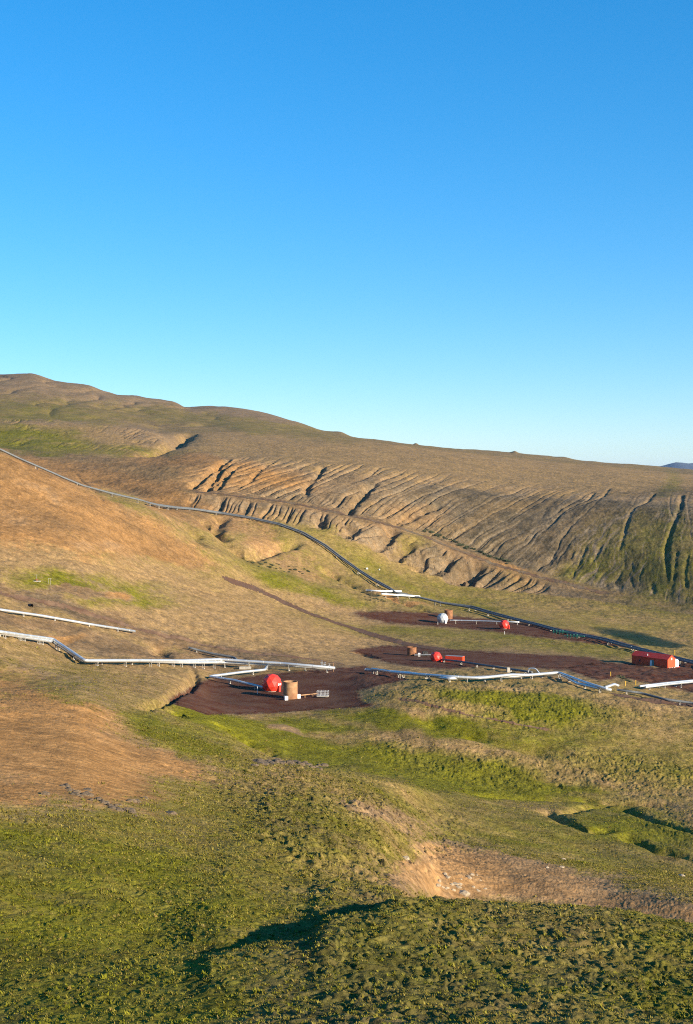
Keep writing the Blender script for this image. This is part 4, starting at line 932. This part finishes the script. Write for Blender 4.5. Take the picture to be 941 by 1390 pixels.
# ------------------------------------------------------------------ grass tufts on the near ground
def tufts():
    n = 430000
    y = np.sqrt(rng.uniform(44 ** 2, 385 ** 2, n)); y = np.where(rng.uniform(size=n) < .55, np.sqrt(rng.uniform(44 ** 2, 200 ** 2, n)), y)
    keep_p = np.clip(1.25 - y / 300, .35, 1)
    u = rng.uniform(-60, 1000, n); x = (u - UC) / F * y
    ok = rng.uniform(size=n) < keep_p
    x, y, u = x[ok], y[ok], u[ok]
    ci = np.interp(u, U1, np.arange(NC)); ri = np.interp(np.log(y), S1, np.arange(NR)); c0 = ci.astype(int); r0_ = ri.astype(int); a_ = ci - c0; b_ = ri - r0_
    smp = lambda A: (A[r0_, c0] * (1 - a_) + A[r0_, c0 + 1] * a_) * (1 - b_) + (A[r0_ + 1, c0] * (1 - a_) + A[r0_ + 1, c0 + 1] * a_) * b_
    z = smp(ZZ); vg = smp(veg); lu = smp(lush)
    clump = fbm(x / 1.8, y / 1.8, 3, 101)
    ok = rng.uniform(size=len(x)) < np.clip((vg - .32) * 1.7 + .6 * clump, 0, 1)
    x, y, z, lu, clump = x[ok], y[ok], z[ok], lu[ok], clump[ok]
    nt_ = len(x); nb = 9
    size = np.clip(rng.lognormal(-1.95, .38, nt_), .06, .40) * (.8 + .5 * np.clip(clump, -.5, 1)) * np.clip(.65 + y / 260, .7, 1.9)
    ang = rng.uniform(0, 2 * np.pi, (nt_, nb)); lean = rng.uniform(.45, 1.15, (nt_, nb)); ln = size[:, None] * rng.uniform(.6, 1.15, (nt_, nb))
    rr = size[:, None] * rng.uniform(0, .55, (nt_, nb)); aa = rng.uniform(0, 2 * np.pi, (nt_, nb))
    bx = x[:, None] + rr * np.cos(aa); by = y[:, None] + rr * np.sin(aa); bz = z[:, None] - .02 + 0 * bx
    wd = size[:, None] * rng.uniform(.14, .26, (nt_, nb))
    px, py = -np.sin(ang) * wd, np.cos(ang) * wd
    tx = bx + np.cos(ang) * ln * lean * .8; ty = by + np.sin(ang) * ln * lean * .8; tz = bz + ln * (1.1 - .75 * lean)
    tri = np.stack([np.stack([bx + px, by + py, bz], -1), np.stack([bx - px, by - py, bz], -1), np.stack([tx, ty, tz], -1)], axis=2).reshape(-1, 3)
    me_ = mesh_from_arrays('grass', tri, np.arange(len(tri)).reshape(-1, 3), M['grass'], False)
    hue = np.where(rng.uniform(size=nt_) < .07, 0.0, 1.0) * np.clip(lu + .16 * rng.normal(size=nt_) + .5 * fbm(x / 5, y / 6, 3, 103) + .25 * clump, 0, 1)
    add_attr(me_, 'hue', np.repeat(hue, nb * 3)); add_attr(me_, 'tone', np.repeat(np.clip(rng.uniform(.1, .8, nt_) + .5 * fbm(x / 3 + 30, y / 3, 3, 104), 0, 1), nb * 3))
    print('tufts', nt_)
    return tag(link('grass', me_), 'short tussocky green and straw grass covering the foreground slopes', 'grass', kind='stuff')
m_, nt, bs = new_mat('grass_blades')
h_ = nd(nt, 'ShaderNodeAttribute', attribute_name='hue').outputs['Fac']; t_ = nd(nt, 'ShaderNodeAttribute', attribute_name='tone').outputs['Fac']
dryc = mixc(nt, t_, rgb(.18, .120, .026), rgb(.34, .25, .07)); grc = mixc(nt, t_, rgb(.084, .086, .004), rgb(.215, .200, .010))
nt.links.new(mixc(nt, h_, dryc, grc), bs.inputs['Base Color']); bs.inputs['Roughness'].default_value = .8; bs.inputs['Specular IOR Level'].default_value = .15
M['grass'] = m_
tufts()

# ------------------------------------------------------------------ blue mountains far off
bm = bmesh.new(); rows = []
for j, (yy, k) in enumerate(((12500, 0.0), (13200, .45), (14000, 1.0), (15500, .35), (17000, 0))):
    row = []
    for u in np.arange(820, 1700, 7):
        top = pchip([820, 880, 900, 915, 925, 941, 980, 1050, 1150, 1300, 1700], [652, 637, 632, 628, 630, 630, 632, 624, 620, 630, 645], np.array([u]))[0]
        hgt = (VH - top) / F * 14000 + 115
        z = -115 + max(0, hgt) * k * (1 + .25 * float(fbm(np.array([u / 30.]), np.array([j * .7]), 3, 111)[0]) * (1 if j != 2 else .4))
        row.append(bm.verts.new(((u - UC) / F * 14000, yy + 300 * math.sin(u / 23 + j), z)))
    rows.append(row)
for A_, B_ in zip(rows[:-1], rows[1:]):
    for j in range(len(A_) - 1): bm.faces.new((A_[j], A_[j + 1], B_[j + 1], B_[j]))
o = finish(bm, 'mountain', M['rock_far'], None, True); tag(o, kind='structure')

# ------------------------------------------------------------------ the air, and a drifting plume from a vent beyond the right edge
def volume_material(name, density, color, aniso=0.0):
    m_ = bpy.data.materials.new(name); m_.use_nodes = True; nt = m_.node_tree; nt.nodes.clear()
    out = nt.nodes.new('ShaderNodeOutputMaterial'); v = nt.nodes.new('ShaderNodeVolumePrincipled')
    v.inputs['Density'].default_value = density; v.inputs['Color'].default_value = rgb(*color); v.inputs['Anisotropy'].default_value = aniso
    nt.links.new(v.outputs[0], out.inputs['Volume']); return m_
bm = bmesh.new(); bmesh.ops.create_cube(bm, size=1.0, matrix=Matrix.Translation((0, 0, 97)) @ Matrix.Diagonal((70000, 70000, 446, 1)))
o = finish(bm, 'haze', volume_material('air', HAZE, (.42, .62, 1.0))); tag(o, 'thin blue haze filling the air over the whole valley', 'haze', kind='stuff')

EL, AZ = math.radians(17), math.radians(34)       # AZ: how far behind the right-hand side the sun stands
sd = Vector((math.cos(AZ) * math.cos(EL), -math.sin(AZ) * math.cos(EL), math.sin(EL)))
pq = G(868, 866); cq = pq + sd * (34 / math.sin(EL))
bm = bmesh.new(); bmesh.ops.create_icosphere(bm, subdivisions=5, radius=1)
for v in bm.verts:
    d = v.co.copy(); k = 1 + .55 * float(fbm(np.array([d.x * 1.6 + d.z]), np.array([d.y * 2.2 + d.z * 1.3]), 4, 131)[0])
    v.co = Vector((d.x * 9 * k + d.y * 3, d.y * 27 * k, d.z * 7 * k + d.y * 3))
o = finish(bm, 'steam', volume_material('steam_vapour', .16, (.95, .95, .95), .3), None, True); o.location = cq
tag(o, 'white steam drifting past the right edge beyond the shed', 'steam', kind='stuff')

# ------------------------------------------------------------------ light, sky, camera
sun = bpy.data.lights.new('sun', 'SUN'); sun.energy = 5.0; sun.angle = math.radians(.53); sun.color = (1.0, .89, .70)
so = bpy.data.objects.new('sun', sun); COL.objects.link(so); so.rotation_euler = (-sd).to_track_quat('-Z', 'Y').to_euler()
w = bpy.data.worlds.new('World'); sc.world = w; w.use_nodes = True; nt = w.node_tree
sky = nd(nt, 'ShaderNodeTexSky', sky_type='NISHITA', sun_disc=False); sky.sun_elevation = EL; sky.sun_rotation = math.atan2(sd.x, sd.y)
sky.altitude = 500; sky.air_density = 1.0; sky.dust_density = 0; sky.ozone_density = 6
hs = nd(nt, 'ShaderNodeHueSaturation'); hs.inputs['Saturation'].default_value = 1.33; gm = nd(nt, 'ShaderNodeGamma'); gm.inputs['Gamma'].default_value = .75; nt.links.new(sky.outputs[0], gm.inputs['Color']); nt.links.new(gm.outputs[0], hs.inputs['Color'])
nt.links.new(hs.outputs[0], nt.nodes['Background'].inputs[0]); nt.nodes['Background'].inputs[1].default_value = .145
cam = bpy.data.cameras.new('camera'); co_ = bpy.data.objects.new('camera', cam); COL.objects.link(co_)
co_.rotation_euler = (math.radians(90), 0, 0); cam.sensor_width = 36; cam.lens = 36 * F / 1390; cam.shift_y = -(695 - VH) / 1390; cam.clip_start = .5; cam.clip_end = 60000
sc.camera = co_
sc.view_settings.view_transform = 'Standard'; sc.view_settings.look = 'None'; sc.view_settings.exposure = 1.1; sc.view_settings.gamma = 1.0
sc.view_settings.use_curve_mapping = False
sc.cycles.use_denoising = False; sc.cycles.filter_width = 1.1; sc.cycles.max_bounces = 5; sc.cycles.volume_bounces = 0
